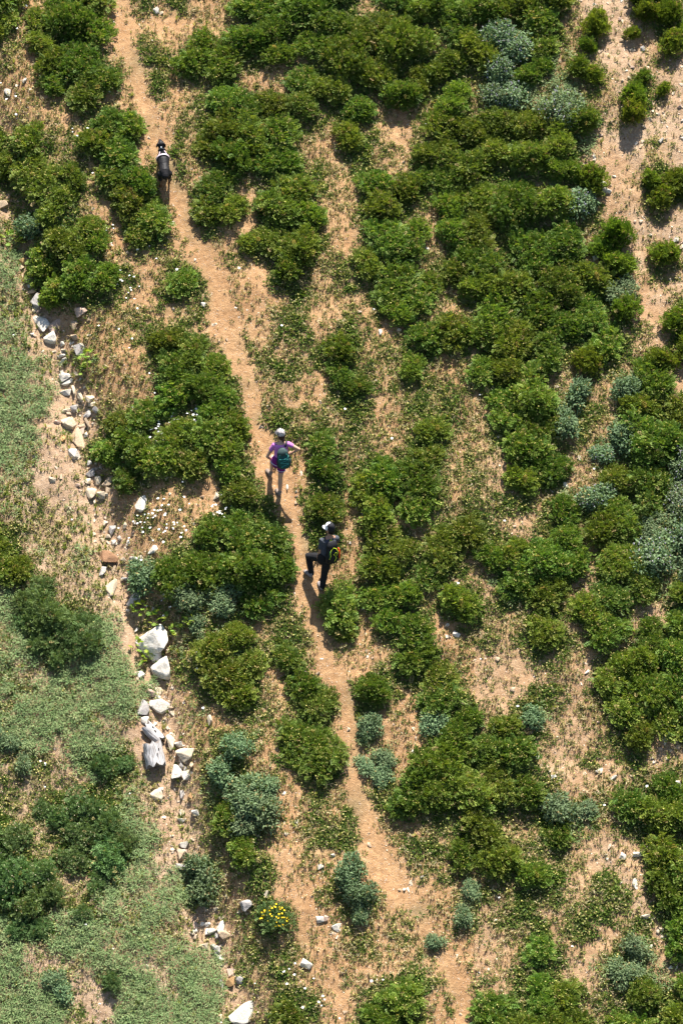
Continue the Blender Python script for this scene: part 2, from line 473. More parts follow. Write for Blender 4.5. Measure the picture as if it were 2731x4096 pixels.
def tuft(blades, w, spread, g=rng):
    V, F = [], []
    for i in range(blades):
        a = g.uniform(0, 6.283); l = g.uniform(.55, 1.1); sp = g.uniform(.1, spread); b = g.uniform(0, .12); ba = g.uniform(0, 6.28)
        o = np.array([math.cos(ba) * b, math.sin(ba) * b, 0]); dr = np.array([math.cos(a), math.sin(a), 0]); sd = np.array([-dr[1], dr[0], 0]) * w
        m = o + dr * sp * .35 * l + np.array([0, 0, .6 * l]); t = o + dr * sp * l + np.array([0, 0, .92 * l - .25 * sp])
        k = len(V); V.extend([o - sd, o + sd, m - sd * .8, m + sd * .8, t]); F.extend([(k, k + 1, k + 3), (k, k + 3, k + 2), (k + 2, k + 3, k + 4)])
    return np.array(V), np.array(F)

def head_template():
    """flower head: short spike with two rings of florets"""
    V = [[0, 0, 0]]; F = []
    for r, z, k0 in ((.42, .25, 0), (.5, .6, .5), (.28, 1.0, 0)):
        for k in range(5):
            a = (k + k0) * 2 * math.pi / 5; V.append([r * math.cos(a), r * math.sin(a), z])
    V.append([0, 0, 1.15])
    for k in range(5):
        F.append((0, 1 + (k + 1) % 5, 1 + k))
        for q in (1, 6):
            F.append((q + k, q + (k + 1) % 5, q + 5 + k)); F.append((q + (k + 1) % 5, q + 5 + (k + 1) % 5, q + 5 + k))
        F.append((11 + k, 11 + (k + 1) % 5, 16))
    return np.array(V, float), np.array(F)

def tube_np(pts, rad, seg=4):
    pts = np.asarray(pts, float); n = len(pts)
    tan = unit(np.gradient(pts, axis=0)); ref = np.array([.3, .9, .2])
    x = unit(np.cross(tan, ref)); y = np.cross(tan, x)
    a = np.arange(seg) * 2 * math.pi / seg
    rad = np.broadcast_to(np.asarray(rad, float), (n,))
    V = (pts[:, None] + rad[:, None, None] * (np.cos(a)[None, :, None] * x[:, None] + np.sin(a)[None, :, None] * y[:, None])).reshape(-1, 3)
    F = []
    for i in range(n - 1):
        for k in range(seg):
            p, q = i * seg + k, i * seg + (k + 1) % seg
            F += [(p, q, q + seg), (p, q + seg, p + seg)]
    for k in range(1, seg - 1):
        F += [(0, k + 1, k), ((n - 1) * seg, (n - 1) * seg + k, (n - 1) * seg + k + 1)]
    return V, np.array(F)

# ------------------------------------------------------------------ the hillside ground
def axis(lo, hi, step, far):
    a = list(np.arange(lo, hi + step / 2, step)); s = step; x = hi
    up = []
    while x < far:
        s *= 1.35; x += s; up.append(x)
    s = step; x = lo; dn = []
    while x > -far:
        s *= 1.35; x -= s; dn.append(x)
    return np.array(dn[::-1] + a + up)

xs = axis(-9.2, 9.2, .06, 420); ys = axis(-11.6, 13.6, .06, 420)
GX, GY = np.meshgrid(xs, ys)
GZ = H(GX, GY)
GV = np.stack([GX, GY, GZ], -1).reshape(-1, 3)
nx, ny = len(xs), len(ys)
ii = (np.arange(ny - 1)[:, None] * nx + np.arange(nx - 1)[None]).ravel()
GFc = np.stack([ii, ii + 1, ii + nx + 1, ii + nx], -1)
gp = project(GV)
inb = (np.abs(GV[:, 0]) < 12) & (np.abs(GV[:, 1]) < 18)
gp[~inb] = 0
cv = cover(gp[:, 0], gp[:, 1])
tone = np.ones((len(GV), 3))
gd, gs = polydist(GV[:, 0], GV[:, 1], GUL)
left = sstep(0, .6, gd * gs)[:, None]
tone = tone * (1 - left) + np.array([1.0, .86, .66]) * left
ctr = np.exp(-(gd / .5) ** 2)[:, None]
tone = tone * (1 - ctr * .5) + np.array([1.12, 1.08, 1.02]) * ctr * .5
scr = np.clip(cv[:, 5:6], 0, 1) * (gp[:, 0:1] > 1900)
tone = tone * (1 - scr) + np.array([1.0, 1.0, .98]) * scr
lit = np.clip(cv[:, 0:1] * .7 + cv[:, 1:2] * .35 + cv[:, 3:4] * .6, 0, 1)
tone = tone * (1 - lit) + np.array([.62, .66, .52]) * lit
tone[~inb] = (.5, .62, .42)
ground = link('ground', mesh_np('ground', GV, GFc, tone, True), M['ground'])
tag(ground, 'steep dry hillside of tan soil with a footpath and a stony gully', 'hillside', kind='structure')

# ------------------------------------------------------------------ labels: where a thing is, told by things one can find
LAND = [(1115, 1850, 'the pink-shirted hiker'), (1300, 2230, 'the black-clad hiker'), (640, 660, 'the black dog'),
        (622, 2575, 'the biggest boulder'), (612, 2990, 'the grey logs'), (430, 2240, 'the rusty rock'),
        (810, 3520, 'the round gully bush'), (969, 4061, 'the bottom-edge boulder'), (2230, 455, 'the lower lilac bush'),
        (2000, 165, 'the top lilac bush'), (2410, 750, 'the white scree stones'), (2620, 2230, 'the right-edge lilac bush'),
        (285, 1700, 'the big cream rock'), (168, 1299, 'the long white slab'), (100, 360, 'the densest white flowers'),
        (1102, 3672, 'the golden-flowered plant'), (1265, 3010, 'the row-foot bush'), (1475, 2920, 'the lone grey bush'),
        (2700, 3132, 'the right-edge white stone'), (2543, 3535, 'the lower-right white stone'), (1690, 3510, 'the pale path stone'),
        (2265, 1937, 'the mid-right white stone'), (1823, 2537, 'the central white stone'), (200, 2480, 'the large leafy bush'),
        (2470, 950, 'the upright feathery bush'), (2540, 400, 'the lone scree bush'), (1522, 1330, 'the two stacked stones'), (629, 44, 'the top white rock'), (816, 1220, 'the upper path stone')]
ORD = ['nearest', 'second nearest', 'third nearest', 'fourth nearest', 'fifth nearest', 'sixth nearest', 'seventh nearest', 'eighth nearest', 'ninth nearest', 'tenth nearest', 'eleventh nearest', 'twelfth nearest']
PENDING = []

def place_label(o, px, py, desc, cat, group):
    o['category'] = cat; o['group'] = group
    PENDING.append((o, px, py, desc))

def finish_labels():
    buckets = {}
    for o, px, py, desc in PENDING:
        ds = sorted((math.hypot(px - lx, py - ly), nm, lx, ly) for lx, ly, nm in LAND)
        d, nm, lx, ly = ds[0] if ds[0][0] > 25 else ds[1]
        a = math.degrees(math.atan2(ly - py, px - lx)) % 360
        dirs = ['right of', 'above right of', 'above', 'above left of', 'left of', 'below left of', 'below', 'below right of']
        w = dirs[int(((a + 22.5) % 360) // 45)]
        buckets.setdefault((desc, w, nm), []).append((d, o))
    for (desc, w, nm), lst in buckets.items():
        lst.sort(key=lambda q: q[0])
        for k, (d, o) in enumerate(lst):
            o['label'] = f'{desc}, {ORD[min(k, 11)]} {w} {nm}' if len(lst) > 1 else f'{desc} {w} {nm}'

# ------------------------------------------------------------------ bushes
PIN = pinnate(5, .35, .33, .10)
PINS = pinnate(4, .3, .34, .11)
NAR = narrow_leaf()
HEAD = head_template()

def bush_parts(r, h, n, style, seed):
    g = np.random.default_rng(seed)
    k = int(5 + r * 8)
    ang = g.uniform(0, 6.283, k); rad = np.sqrt(g.uniform(0, 1, k)) * r * .68
    rad[0] = 0
    lr = g.uniform(.36, .58, k) * r; lh = h * g.uniform(.55, 1.0, k) * (1 - .35 * (rad / r) ** 2)
    cx, cy = rad * np.cos(ang), rad * np.sin(ang)
    pick = g.choice(k, n, p=lr ** 2 / np.sum(lr ** 2))
    dr = rand_dirs(n, -.15, g)
    dr[:, 2] = np.maximum(dr[:, 2], -.1)
    f = np.where(g.uniform(0, 1, n) < .75, g.uniform(.78, 1.04, n), g.uniform(.3, .8, n))
    pos = np.stack([cx[pick] + dr[:, 0] * lr[pick] * f, cy[pick] + dr[:, 1] * lr[pick] * f, np.maximum(dr[:, 2], 0.02) * lh[pick] * f + .03], -1)
    up = np.array([0, 0, 1.0])
    if style == 'pinnate':
        T = PIN; L = g.uniform(.10, .17, n); d = dr * .7 + up * .55 + g.normal(0, .35, (n, 3))
        base = np.array([.072, .140, .018]); tip = np.array([.215, .255, .045])
    elif style == 'fresh':
        T = PIN; L = g.uniform(.09, .15, n); d = dr * .5 + up * .9 + g.normal(0, .3, (n, 3))
        base = np.array([.085, .145, .016]); tip = np.array([.18, .22, .03])
    elif style == 'leafy':
        T = PINS; L = g.uniform(.07, .13, n); d = dr * .5 + up * .8 + g.normal(0, .4, (n, 3))
        base = np.array([.085, .150, .045]); tip = np.array([.16, .23, .075])
    else:   # grey
        T = NAR; L = g.uniform(.06, .12, n); d = dr * .6 + up * .7 + g.normal(0, .45, (n, 3))
        base = np.array([.090, .150, .062]); tip = np.array([.19, .25, .125])
    Rm = frames(d, unit(dr * .6 + up + g.normal(0, .3, (n, 3))))
    mixv = np.clip(g.beta(1.6, 2.6, n), 0, 1)[:, None]
    col = (base * (1 - mixv) + tip * mixv) * g.uniform(.75, 1.25, (n, 1))
    dead = g.uniform(0, 1, n) < .03
    col[dead] = np.array([.30, .24, .10])
    s = L if style != 'grey' else np.stack([L * 1.5, L, L], -1)
    fol = scatter(T[0], T[1], Rm, s, pos, col)
    # stems
    st = []
    for i in range(int(8 + r * 14)):
        a = g.uniform(0, 6.283); q = g.integers(0, k)
        e = np.array([cx[q] + g.normal(0, .3) * lr[q], cy[q] + g.normal(0, .3) * lr[q], lh[q] * g.uniform(.6, .95)])
        b = np.array([math.cos(a), math.sin(a), 0]) * r * .1
        m = b * .4 + e * .6; m[2] = e[2] * .45
        V, F = tube_np([b, m, e], [.009, .006, .003], 3)
        st.append((V, F, None))
    stems = cat_parts(st)
    return fol, stems, (cx, cy, lr, lh, k)

def head_parts(info, n, size, col0, col1, seed, lift=.03):
    cx, cy, lr, lh, k = info
    g = np.random.default_rng(seed)
    pick = g.choice(k, n, p=lr ** 2 / np.sum(lr ** 2)); dr = rand_dirs(n, .12, g)
    pos = np.stack([cx[pick] + dr[:, 0] * lr[pick] * 1.03, cy[pick] + dr[:, 1] * lr[pick] * 1.03, dr[:, 2] * lh[pick] * 1.03 + .03 + lift], -1)
    d = dr * .4 + np.array([0, 0, 1.0]) + g.normal(0, .3, (n, 3))
    Rm = frames(d, np.array([.3, .1, .2])); Rm = np.stack([Rm[..., 0], Rm[..., 2], Rm[..., 1]], -1)
    m = g.uniform(0, 1, (n, 1)); col = np.array(col0) * (1 - m) + np.array(col1) * m
    S = size * g.uniform(.7, 1.25, n)
    tc = np.ones((17, 3)); tc[:6] *= (.75, .85, .55)
    return scatter(HEAD[0], HEAD[1], Rm, np.stack([S * .8, S * .8, S * 1.3], -1), pos, col, tc)

LIB = {}
def make_lib(key, style, sizes, nvar, heads):
    mat = {'pinnate': M['leaf'], 'fresh': M['leaf'], 'leafy': M['sage'], 'grey': M['sage']}[style]
    for si, (r, h, n) in enumerate(sizes):
        for v in range(nvar):
            seed = (abs(hash_key(key)) + si * 17 + v * 101) % 99991
            fol, st, info = bush_parts(r, h, n, style, seed)
            mf = mesh_np(key + '_foliage', *fol); mf.materials.append(mat)
            ms = mesh_np(key + '_stems', st[0], st[1]); ms.materials.append(M['stem'])
            mh = None
            if heads:
                mh = mesh_np(key + '_heads', *head_parts(info, int(heads[0] * r * r * 3.2), heads[1], heads[2], heads[3], seed + 1)); mh.materials.append(M['petal'])
            LIB.setdefault(key, []).append((r, mf, ms, mh))

def hash_key(k):
    return sum((i + 1) * 131 * ord(c) for i, c in enumerate(k))

make_lib('green_bush', 'pinnate', [(.34, .22, 520), (.48, .29, 1000), (.66, .36, 1800)], 3, (210, .033, (.52, .46, .13), (.72, .66, .26)))
make_lib('tall_bush', 'pinnate', [(.40, .34, 720), (.58, .45, 1500), (.75, .54, 2400)], 2, (140, .033, (.50, .45, .13), (.70, .64, .24)))
make_lib('fresh_bush', 'fresh', [(.26, .32, 380), (.42, .42, 800)], 2, None)
make_lib('leafy_bush', 'leafy', [(.38, .34, 800), (.58, .46, 1700)], 2, None)
make_lib('cream_bush', 'leafy', [(.40, .36, 800), (.58, .46, 1500)], 2, (70, .028, (.60, .57, .36), (.74, .70, .50)))
make_lib('grey_bush', 'grey', [(.32, .30, 900), (.50, .42, 2000)], 2, None)
make_lib('lilac_bush', 'grey', [(.36, .34, 1000), (.52, .44, 2000)], 2, (110, .030, (.62, .55, .80), (.88, .84, .92)))

BUSH_INFO = {'green_bush': ('green_bush', ['small yellow-dotted green bush', 'green bush with yellow heads', 'broad yellow-dotted green bush'], 'yellow-headed bushes on the hillside'),
             'tall_bush': ('tall_green_bush', ['dense dark green bush', 'tall dark green bush', 'big dark green bush'], 'tall dark bushes on the hillside'),
             'fresh_bush': ('feathery_bush', ['small feathery bright green bush', 'feathery bright green bush'], 'feathery bushes on the scree'),
             'leafy_bush': ('leafy_bush', ['soft green flowerless bush', 'wide flowerless green bush'], 'flowerless leafy bushes'),
             'cream_bush': ('cream_flowered_bush', ['bush with cream tufts', 'wide cream-tufted bush'], 'cream-tufted bushes lower left'),
             'grey_bush': ('grey_green_bush', ['small grey-green sage bush', 'grey-green sage bush'], 'grey-green sage bushes'),
             'lilac_bush': ('lilac_flowered_bush', ['small grey bush with lilac flowers', 'grey bush with lilac flowers'], 'lilac-flowered bushes')}
ZAX = Vector((0, 0, 1))

def put_bush(key, px, py, r, label=None, P=None, squash=1.0):
    lib = LIB[key]
    q = min(lib, key=lambda e: abs(math.log(e[0] / r)) + random.random() * .28)
    if P is None:
        P = hit1(px, py)
    nrm = Vector(normals(np.array([P[0]]), np.array([P[1]]), .3)[0])
    axis_ = (nrm * .75 + ZAX * .25).normalized()
    nm, descs, grp = BUSH_INFO[key]
    e = bpy.data.objects.new(nm, None); COL.objects.link(e)
    e.empty_display_size = .1
    e.location = P
    e.rotation_mode = 'QUATERNION'
    e.rotation_quaternion = ZAX.rotation_difference(axis_) @ Quaternion((0, 0, 1), random.uniform(0, 6.283))
    s = r / q[0]
    e.scale = (s * random.uniform(.9, 1.12), s * random.uniform(.9, 1.12), s * random.uniform(.85, 1.2) * squash)
    tag(link('foliage', q[1], None, e), kind='stuff'); tag(link('stems', q[2], None, e), kind='stuff')
    if q[3]:
        tag(link('flower_heads', q[3], None, e), kind='stuff')
    si = 0 if r < .4 else (1 if r < .6 else 2)
    if label:
        tag(e, label, 'bush', grp)
    else:
        place_label(e, px, py, descs[min(si, len(descs) - 1)], 'bush', grp)
    return e

# bushes that stand out, then the rest laid out after the survey squares
NAMED = [('grey_bush', 812, 3545, .36, 'round blue-green bush standing beside the lower gully rocks', 1.5),
         ('grey_bush', 800, 3480, .30, 'blue-green bushy shoot just above the round blue-green bush', 1.6),
         ('grey_bush', 985, 3190, .5, 'wide blue-green bush with few yellow heads right of the gully', 1.1),
         ('grey_bush', 1060, 3270, .36, 'blue-green bush touching the lower right of the wide one', 1.1),
         ('lilac_bush', 2230, 455, .5, 'pale lilac-flowered bush at the upper edge of the scree', 1.1),
         ('lilac_bush', 2000, 165, .5, 'lilac-flowered grey bush near the top edge', 1.1),
         ('lilac_bush', 2620, 2230, .55, 'grey bush with white lilac flowers at the right edge', 1.1),
         ('grey_bush', 575, 2310, .38, 'feathery grey-green bush beside the rusty brown rock', 1.0),
         ('grey_bush', 1395, 3510, .34, 'round grey bush on the left border of the lower path', 1.2),
         ('grey_bush', 1450, 3580, .30, 'grey bush below the round one left of the lower path', 1.2),
         ('grey_bush', 1475, 2920, .28, 'lone grey-green bush on the bare soil right of the path', 1.0),
         ('green_bush', 1490, 2770, .42, 'lone wide green bush on bare soil below the hiker in black', 1.0),
         ('grey_bush', 1460, 3060, .24, 'sparse pale grey bush on the path below the lone grey one', .8),
         ('tall_bush', 1370, 2440, .45, 'green bush right of the shadow of the hiker in black', .9),
         ('fresh_bush', 2470, 950, .36, 'upright feathery green bush between scree and bush belt', 1.35),
         ('fresh_bush', 2540, 400, .36, 'feathery green bush alone in the upper scree', 1.2),
         ('fresh_bush', 2520, 480, .30, 'feathery bush just below the lone one in the scree', 1.2),
         ('fresh_bush', 2370, 110, .36, 'feathery bush near the top of the scree', 1.3),
         ('fresh_bush', 2670, 1030, .30, 'feathery bush near the right edge on the scree', 1.0),
         ('fresh_bush', 2535, 145, .18, 'tiny feathery bush among upper scree stones', 1.0),
         ('fresh_bush', 2655, 365, .15, 'tiny green tuft bush by the right edge of the scree', 1.2),
         ('leafy_bush', 200, 2480, .62, 'large leafy bush on the left bank level with the hiker in black', 1.0),
         ('leafy_bush', 310, 2560, .5, 'leafy bush adjoining the large one on the left bank', 1.0),
         ('green_bush', 1270, 2830, .45, 'upper half of the long bush row left of the path', 1.0),
         ('green_bush', 1265, 3010, .60, 'broad bush at the foot of the row left of the path', 1.0)]
taken = []
for key, px, py, r, lab, sq in NAMED:
    P = hit1(px, py)
    put_bush(key, px, py, r, lab, P, sq)
    taken.append((P[0], P[1], r * .8))

KEEP = [(1100, 1900, 105, 185), (1290, 2280, 110, 200), (640, 690, 55, 100), (1250, 2440, 70, 110), (1120, 2030, 70, 70), (640, 790, 30, 60)]   # people, dog and their shadows
cand_px = rng.uniform(-180, PW + 180, 60000); cand_py = rng.uniform(-260, PH + 260, 60000)
ccv = cover(np.clip(cand_px, 0, PW), np.clip(cand_py, 0, PH))
ck = kind_at(np.clip(cand_px, 0, PW - 1), np.clip(cand_py, 0, PH - 1))
cP = hit(cand_px, cand_py)
tdist, _ = polydist(cP[:, 0], cP[:, 1], TRAIL)
def nbr(px, py, d):
    s = 0
    for a in range(6):
        s = s + cover(np.clip(px + d * math.cos(a * 1.047), 0, PW), np.clip(py + d * math.sin(a * 1.047), 0, PH))[:, 0]
    return s / 6
inner = nbr(cand_px, cand_py, 70) * .6 + nbr(cand_px, cand_py, 130) * .4
score = ccv[:, 0]
order = np.argsort(-(inner + .15 * rng.uniform(0, 1, len(inner))))
tk = np.array(taken)
tx = list(tk[:, 0]); ty = list(tk[:, 1]); trr = list(tk[:, 2])
counts = {}
n_total = 0
for i in order:
    if score[i] < .70:
        continue
    px, py = cand_px[i], cand_py[i]
    if any(abs(px - kx) < kw and abs(py - ky) < kh for kx, ky, kw, kh in KEEP):
        continue
    r = .22 + .36 * max(0, inner[i] - .35) / .65 * rng.uniform(.6, 1.25)
    c = ck[i]
    if c == 'D':
        r *= 1.12
    if c == 'L' or c == 'b':
        r = min(r, .42)
    r = min(max(r, .22), .72)
    if tdist[i] < .3 + r * .5 and py < 3300:
        continue
    x, y = cP[i, 0], cP[i, 1]
    ax = np.array(tx) - x; ay = np.array(ty) - y; rr = np.array(trr)
    if np.any(np.hypot(ax, ay) < (rr + r) * .66):
        continue
    upright = px < 640 and py > 2350
    if c == 'L':
        key = 'lilac_bush'
    elif c == 'b':
        key = 'grey_bush'
    elif upright:
        key = 'cream_bush' if 3080 < py < 3680 and px < 420 else 'leafy_bush'
    elif c == 'D' or (inner[i] > .93 and rng.uniform() < .45):
        key = 'tall_bush'
    elif px > 2230 and py < 1500 and inner[i] < .7:
        key = 'fresh_bush'
    else:
        key = 'green_bush'
    if counts.get(key, 0) >= 297:
        continue
    counts[key] = counts.get(key, 0) + 1
    put_bush(key, px, py, r, None, Vector(cP[i]))
    tx.append(x); ty.append(y); trr.append(r)
    n_total += 1
print('bushes', n_total, counts)

# ------------------------------------------------------------------ uncountable low growth
def field_points(n, chan, gain=1.0, power=1.0, margin=150, cut=None):
    px = rng.uniform(-margin, PW + margin, n); py = rng.uniform(-margin - 60, PH + margin + 60, n)
    cvv = cover(np.clip(px, 0, PW), np.clip(py, 0, PH))
    dens = np.clip(cvv[:, chan] * gain, 0, 1) ** power
    clump = 1 + 1.1 * (vnoise(px / 26, py / 26, 40 + chan) + .6 * vnoise(px / 60, py / 60, 60 + chan))
    keep = rng.uniform(0, 1, n) < dens * clump
    px, py = px[keep], py[keep]
    P = hit(px, py)
    td, _ = polydist(P[:, 0], P[:, 1], TRAIL)
    k2 = rng.uniform(0, 1, len(px)) < sstep(.08, .34, td) * 1.0 + .02
    if chan == 5:
        k2 = np.ones(len(px), bool)
    if cut is not None:
        for kx, ky, kw, kh in cut:
            k2 &= ~((np.abs(px - kx) < kw) & (np.abs(py - ky) < kh))
    return P[k2], px[k2], py[k2]

def up_frames(P, lean=.25, tilt=.5):
    n = len(P)
    nr = normals(P[:, 0], P[:, 1])
    z = unit(nr * tilt + np.array([0, 0, 1.0]) * (1 - tilt) + rng.normal(0, lean, (n, 3)) * .6)
    a = rng.uniform(0, 6.283, n); ref = np.stack([np.cos(a), np.sin(a), np.zeros(n)], -1)
    x = unit(np.cross(ref, z)); y = np.cross(z, x)
    return np.stack([x, y, z], -1)

def build_stuff(name, mat, label, cat, P, templates, size, colf, squash=None):
    parts = []
    tid = rng.integers(0, len(templates), len(P)); Rm = up_frames(P); col = colf(len(P)); S = size(len(P))
    for k, (TV, TF) in enumerate(templates):
        m = tid == k
        if m.any():
            parts.append(scatter(TV, TF, Rm[m], S[m], P[m], col[m]))
    V, F, C = cat_parts(parts)
    o = link(name, mesh_np(name, V, F, C), mat)
    tag(o, label, cat, kind='stuff')
    print(name, len(P), len(F))
    return o

def lerp_cols(cols, w=None, jitter=.22):
    cols = np.array(cols)
    def f(n):
        i = rng.choice(len(cols), n, p=w); j = rng.choice(len(cols), n, p=w); t = rng.uniform(0, .5, (n, 1))
        return (cols[i] * (1 - t) + cols[j] * t) * rng.uniform(1 - jitter, 1 + jitter, (n, 1))
    return f

FEET = [(1122, 1975, 40, 40), (1075, 1890, 30, 40), (1290, 2345, 40, 40), (1225, 2280, 45, 40)]
P, px, py = field_points(135000, 1, 1.0, cut=FEET)
bf = cover(np.clip(px, 0, PW), np.clip(py, 0, PH))[:, 0]
LEAF = (np.array([[0, 0, 0], [-.17, .5, .10], [0, 1, -.10], [.17, .5, .08]]), np.array([[0, 2, 1], [0, 3, 2]]))
herb_t = [rosette(LEAF, 8, (.15, 1.25), .9) for _ in range(8)]
hs = (.055 + .05 * bf) * rng.uniform(.7, 1.35, len(P))
build_stuff('low_herbs', M['herb'], 'low leafy herbs covering the slope between the bushes', 'ground cover', P, herb_t, lambda n: hs,
            lerp_cols([(.075, .135, .022), (.12, .180, .035), (.22, .235, .065), (.10, .15, .05), (.34, .30, .12)], [.33, .32, .17, .10, .08]))
sel = rng.uniform(0, 1, len(P)) < .16
Ph = P[sel] + np.array([0, 0, .07])
build_stuff('small_yellow_flower_heads', M['petal'], 'tiny pale yellow flower heads scattered over the low herbs', 'flowers', Ph, [HEAD], lambda n: rng.uniform(.022, .036, n),
            lerp_cols([(.55, .50, .16), (.70, .64, .26)]))
P, px, py = field_points(90000, 2, cut=FEET)
straw_t = [tuft(6, .05, .8) for _ in range(8)]
build_stuff('dry_grass', M['straw'], 'straw-coloured dry grass tufts between bushes and bare soil', 'dry grass', P, straw_t, lambda n: rng.uniform(.05, .14, n),
            lerp_cols([(.46, .37, .20), (.58, .49, .30), (.30, .24, .12), (.22, .22, .07), (.20, .14, .08)], [.33, .22, .18, .15, .12]))
P, px, py = field_points(150000, 3)
forb_t = [rosette(narrow_leaf(w=.075), 7, (.2, 1.2), .8) for _ in range(5)]
build_stuff('grey_green_forbs', M['sage'], 'soft grey-green narrow-leaved growth matting the left bank', 'ground cover', P + np.array([0, 0, 1.0]) * rng.uniform(0, .12, (len(P), 1)), forb_t, lambda n: rng.uniform(.06, .12, n),
            lerp_cols([(.11, .180, .065), (.17, .235, .095), (.085, .15, .045), (.21, .25, .11)], [.35, .3, .2, .15]))
P, px, py = field_points(60000, 4)
lush_t = [tuft(7, .045, .6) for _ in range(5)]
build_stuff('green_grass', M['herb'], 'thin yellow-green grass along the gully banks', 'grass', P, lush_t, lambda n: rng.uniform(.08, .20, n),
            lerp_cols([(.17, .22, .04), (.24, .27, .06), (.11, .16, .035), (.36, .32, .14)], [.33, .25, .22, .20]))

# white daisies
P, px, py = field_points(5200, 6, .8, cut=FEET)
extra = np.array([(x, y) for x, y, k in [(770, 1650, 9), (560, 1000, 6), (440, 950, 5), (650, 1720, 14), (720, 1690, 10), (880, 2060, 12), (640, 2080, 14), (560, 2110, 10), (700, 2120, 12), (640, 1760, 10), (480, 1140, 6), (520, 1190, 5), (330, 560, 6), (260, 300, 6), (400, 385, 8), (560, 2300, 6), (660, 2400, 8), (1160, 3900, 5), (1280, 4060, 6), (500, 700, 7), (390, 720, 4)] for _ in range(k)], float)
extra += rng.normal(0, 26, extra.shape)
P = np.concatenate([P[rng.uniform(0, 1, len(P)) < .8], hit(extra[:, 0], extra[:, 1])])
def daisy():
    V = [[0, 0, 0], [.04, 0, .5], [-.04, 0, .5], [.0, .04, 1.0]]; F = [(0, 1, 2), (1, 3, 2)]
    i = len(V); V.append([0, .02, 1.08])
    for k in range(10):
        a = k * .6283; r = .36 if k % 2 else .22
        V.append([r * math.cos(a), .02 + r * math.sin(a), 1.04 + .05 * math.sin(a * 2)])
    for k in range(10):
        F.append((i, i + 1 + k, i + 1 + (k + 1) % 10))
    return np.array(V, float), np.array(F)
DV, DF = daisy()
parts = scatter(DV, DF, up_frames(P, .3, .2), rng.uniform(.055, .105, len(P)), P + np.array([0, 0, .03]), np.full((len(P), 3), .82), np.vstack([np.full((4, 3), (.12, .2, .05)), np.full((11, 3), 1.0)]))
o = link('white_wildflowers', mesh_np('white_wildflowers', *parts), M['petal'])
tag(o, 'small white wildflowers scattered on the left side of the slope', 'flowers', kind='stuff')
print('daisies', len(P))

# ------------------------------------------------------------------ stones
def pebble_t(seed):
    g = np.random.default_rng(seed)
    bm = bmesh.new()
    for p in unit(g.normal(0, 1, (9, 3))) * g.uniform(.75, 1.15, (9, 1)):
        bm.verts.new(p)
    bmesh.ops.convex_hull(bm, input=bm.verts)
    bmesh.ops.triangulate(bm, faces=bm.faces)
    for v in [v for v in bm.verts if not v.link_faces]:
        bm.verts.remove(v)
    bm.verts.index_update()
    V = np.array([v.co[:] for v in bm.verts]); F = np.array([[v.index for v in f.verts] for f in bm.faces]); bm.free()
    return V, F

PEB = [pebble_t(s) for s in range(8)]
P, px, py = field_points(60000, 5, 1.0, .9)
n = len(P)
gk = kind_at(np.clip(px, 0, PW - 1), np.clip(py, 0, PH - 1)); rub = np.where(gk == 'r', .16, np.where(gk == 'p', .10, .025))
S0 = .009 + .022 * rng.beta(1.1, 3.5, n) + .055 * (rng.uniform(0, 1, n) < rub) * rng.uniform(.15, 1, n)
S = S0[:, None] * np.stack([rng.uniform(.8, 1.4, n), rng.uniform(.7, 1.1, n), rng.uniform(.45, .8, n)], -1)
cf = lerp_cols([(.54, .43, .32), (.62, .53, .42), (.43, .31, .21), (.70, .65, .57)], [.35, .3, .2, .15])(n)
parts = []
tid = rng.integers(0, 8, n); Rm = up_frames(P, .4, .8)
for k in range(8):
    m = tid == k
    parts.append(scatter(PEB[k][0], PEB[k][1], Rm[m], S[m], P[m], cf[m]))
V, F, C = cat_parts(parts)
tag(link('gravel', mesh_np('gravel', V, F, C), M['pebble']), 'loose tan gravel and pebbles on path, gully and scree', 'gravel', kind='stuff')
print('gravel', n, len(F))

def rock_mesh(seed, slab=1.0, detail=1, pts=13):
    g = np.random.default_rng(seed)
    bm = bmesh.new()
    for p in unit(g.normal(0, 1, (pts, 3))):
        q = p * (1 / max(np.max(np.abs(p)), 1e-6)) * .62 + p * .38         # between sphere and cube
        bm.verts.new(q * g.uniform(.8, 1.05))
    r = bmesh.ops.convex_hull(bm, input=bm.verts)
    for v in [v for v in bm.verts if not v.link_faces]:
        bm.verts.remove(v)
    bmesh.ops.dissolve_limit(bm, angle_limit=R(14), verts=bm.verts, edges=bm.edges)
    bmesh.ops.bevel(bm, geom=list(bm.edges), offset=.07, segments=1, affect='EDGES', clamp_overlap=True)
    bmesh.ops.triangulate(bm, faces=bm.faces)
    for _ in range(detail):
        bmesh.ops.subdivide_edges(bm, edges=bm.edges, cuts=1, use_grid_fill=True)
    if detail:
        for v in bm.verts:
            c = v.co
            d = .10 * float(vnoise(c.x * 2.2 + seed, c.y * 2.2 + c.z * 1.7, 9)) + .07 * float(vnoise(c.x * 5 + c.z * 4, c.y * 5 + seed, 10))
            v.co = c * (1 + d)
    me = bpy.data.meshes.new('rock'); bm.to_mesh(me); bm.free()
    me.materials.append(M['rock'])
    return me

ROCKS = [rock_mesh(s, detail=1, pts=int(9 + s % 6)) for s in range(12)]
BIG = [rock_mesh(100 + s, detail=3, pts=12 + s) for s in range(6)]
TINT = {'white': (.72, .68, .61), 'cream': (.62, .53, .40), 'tan': (.50, .385, .27), 'pink': (.54, .40, .32), 'orange': (.48, .30, .14), 'grey': (.40, .38, .37), 'rust': (.33, .19, .11)}

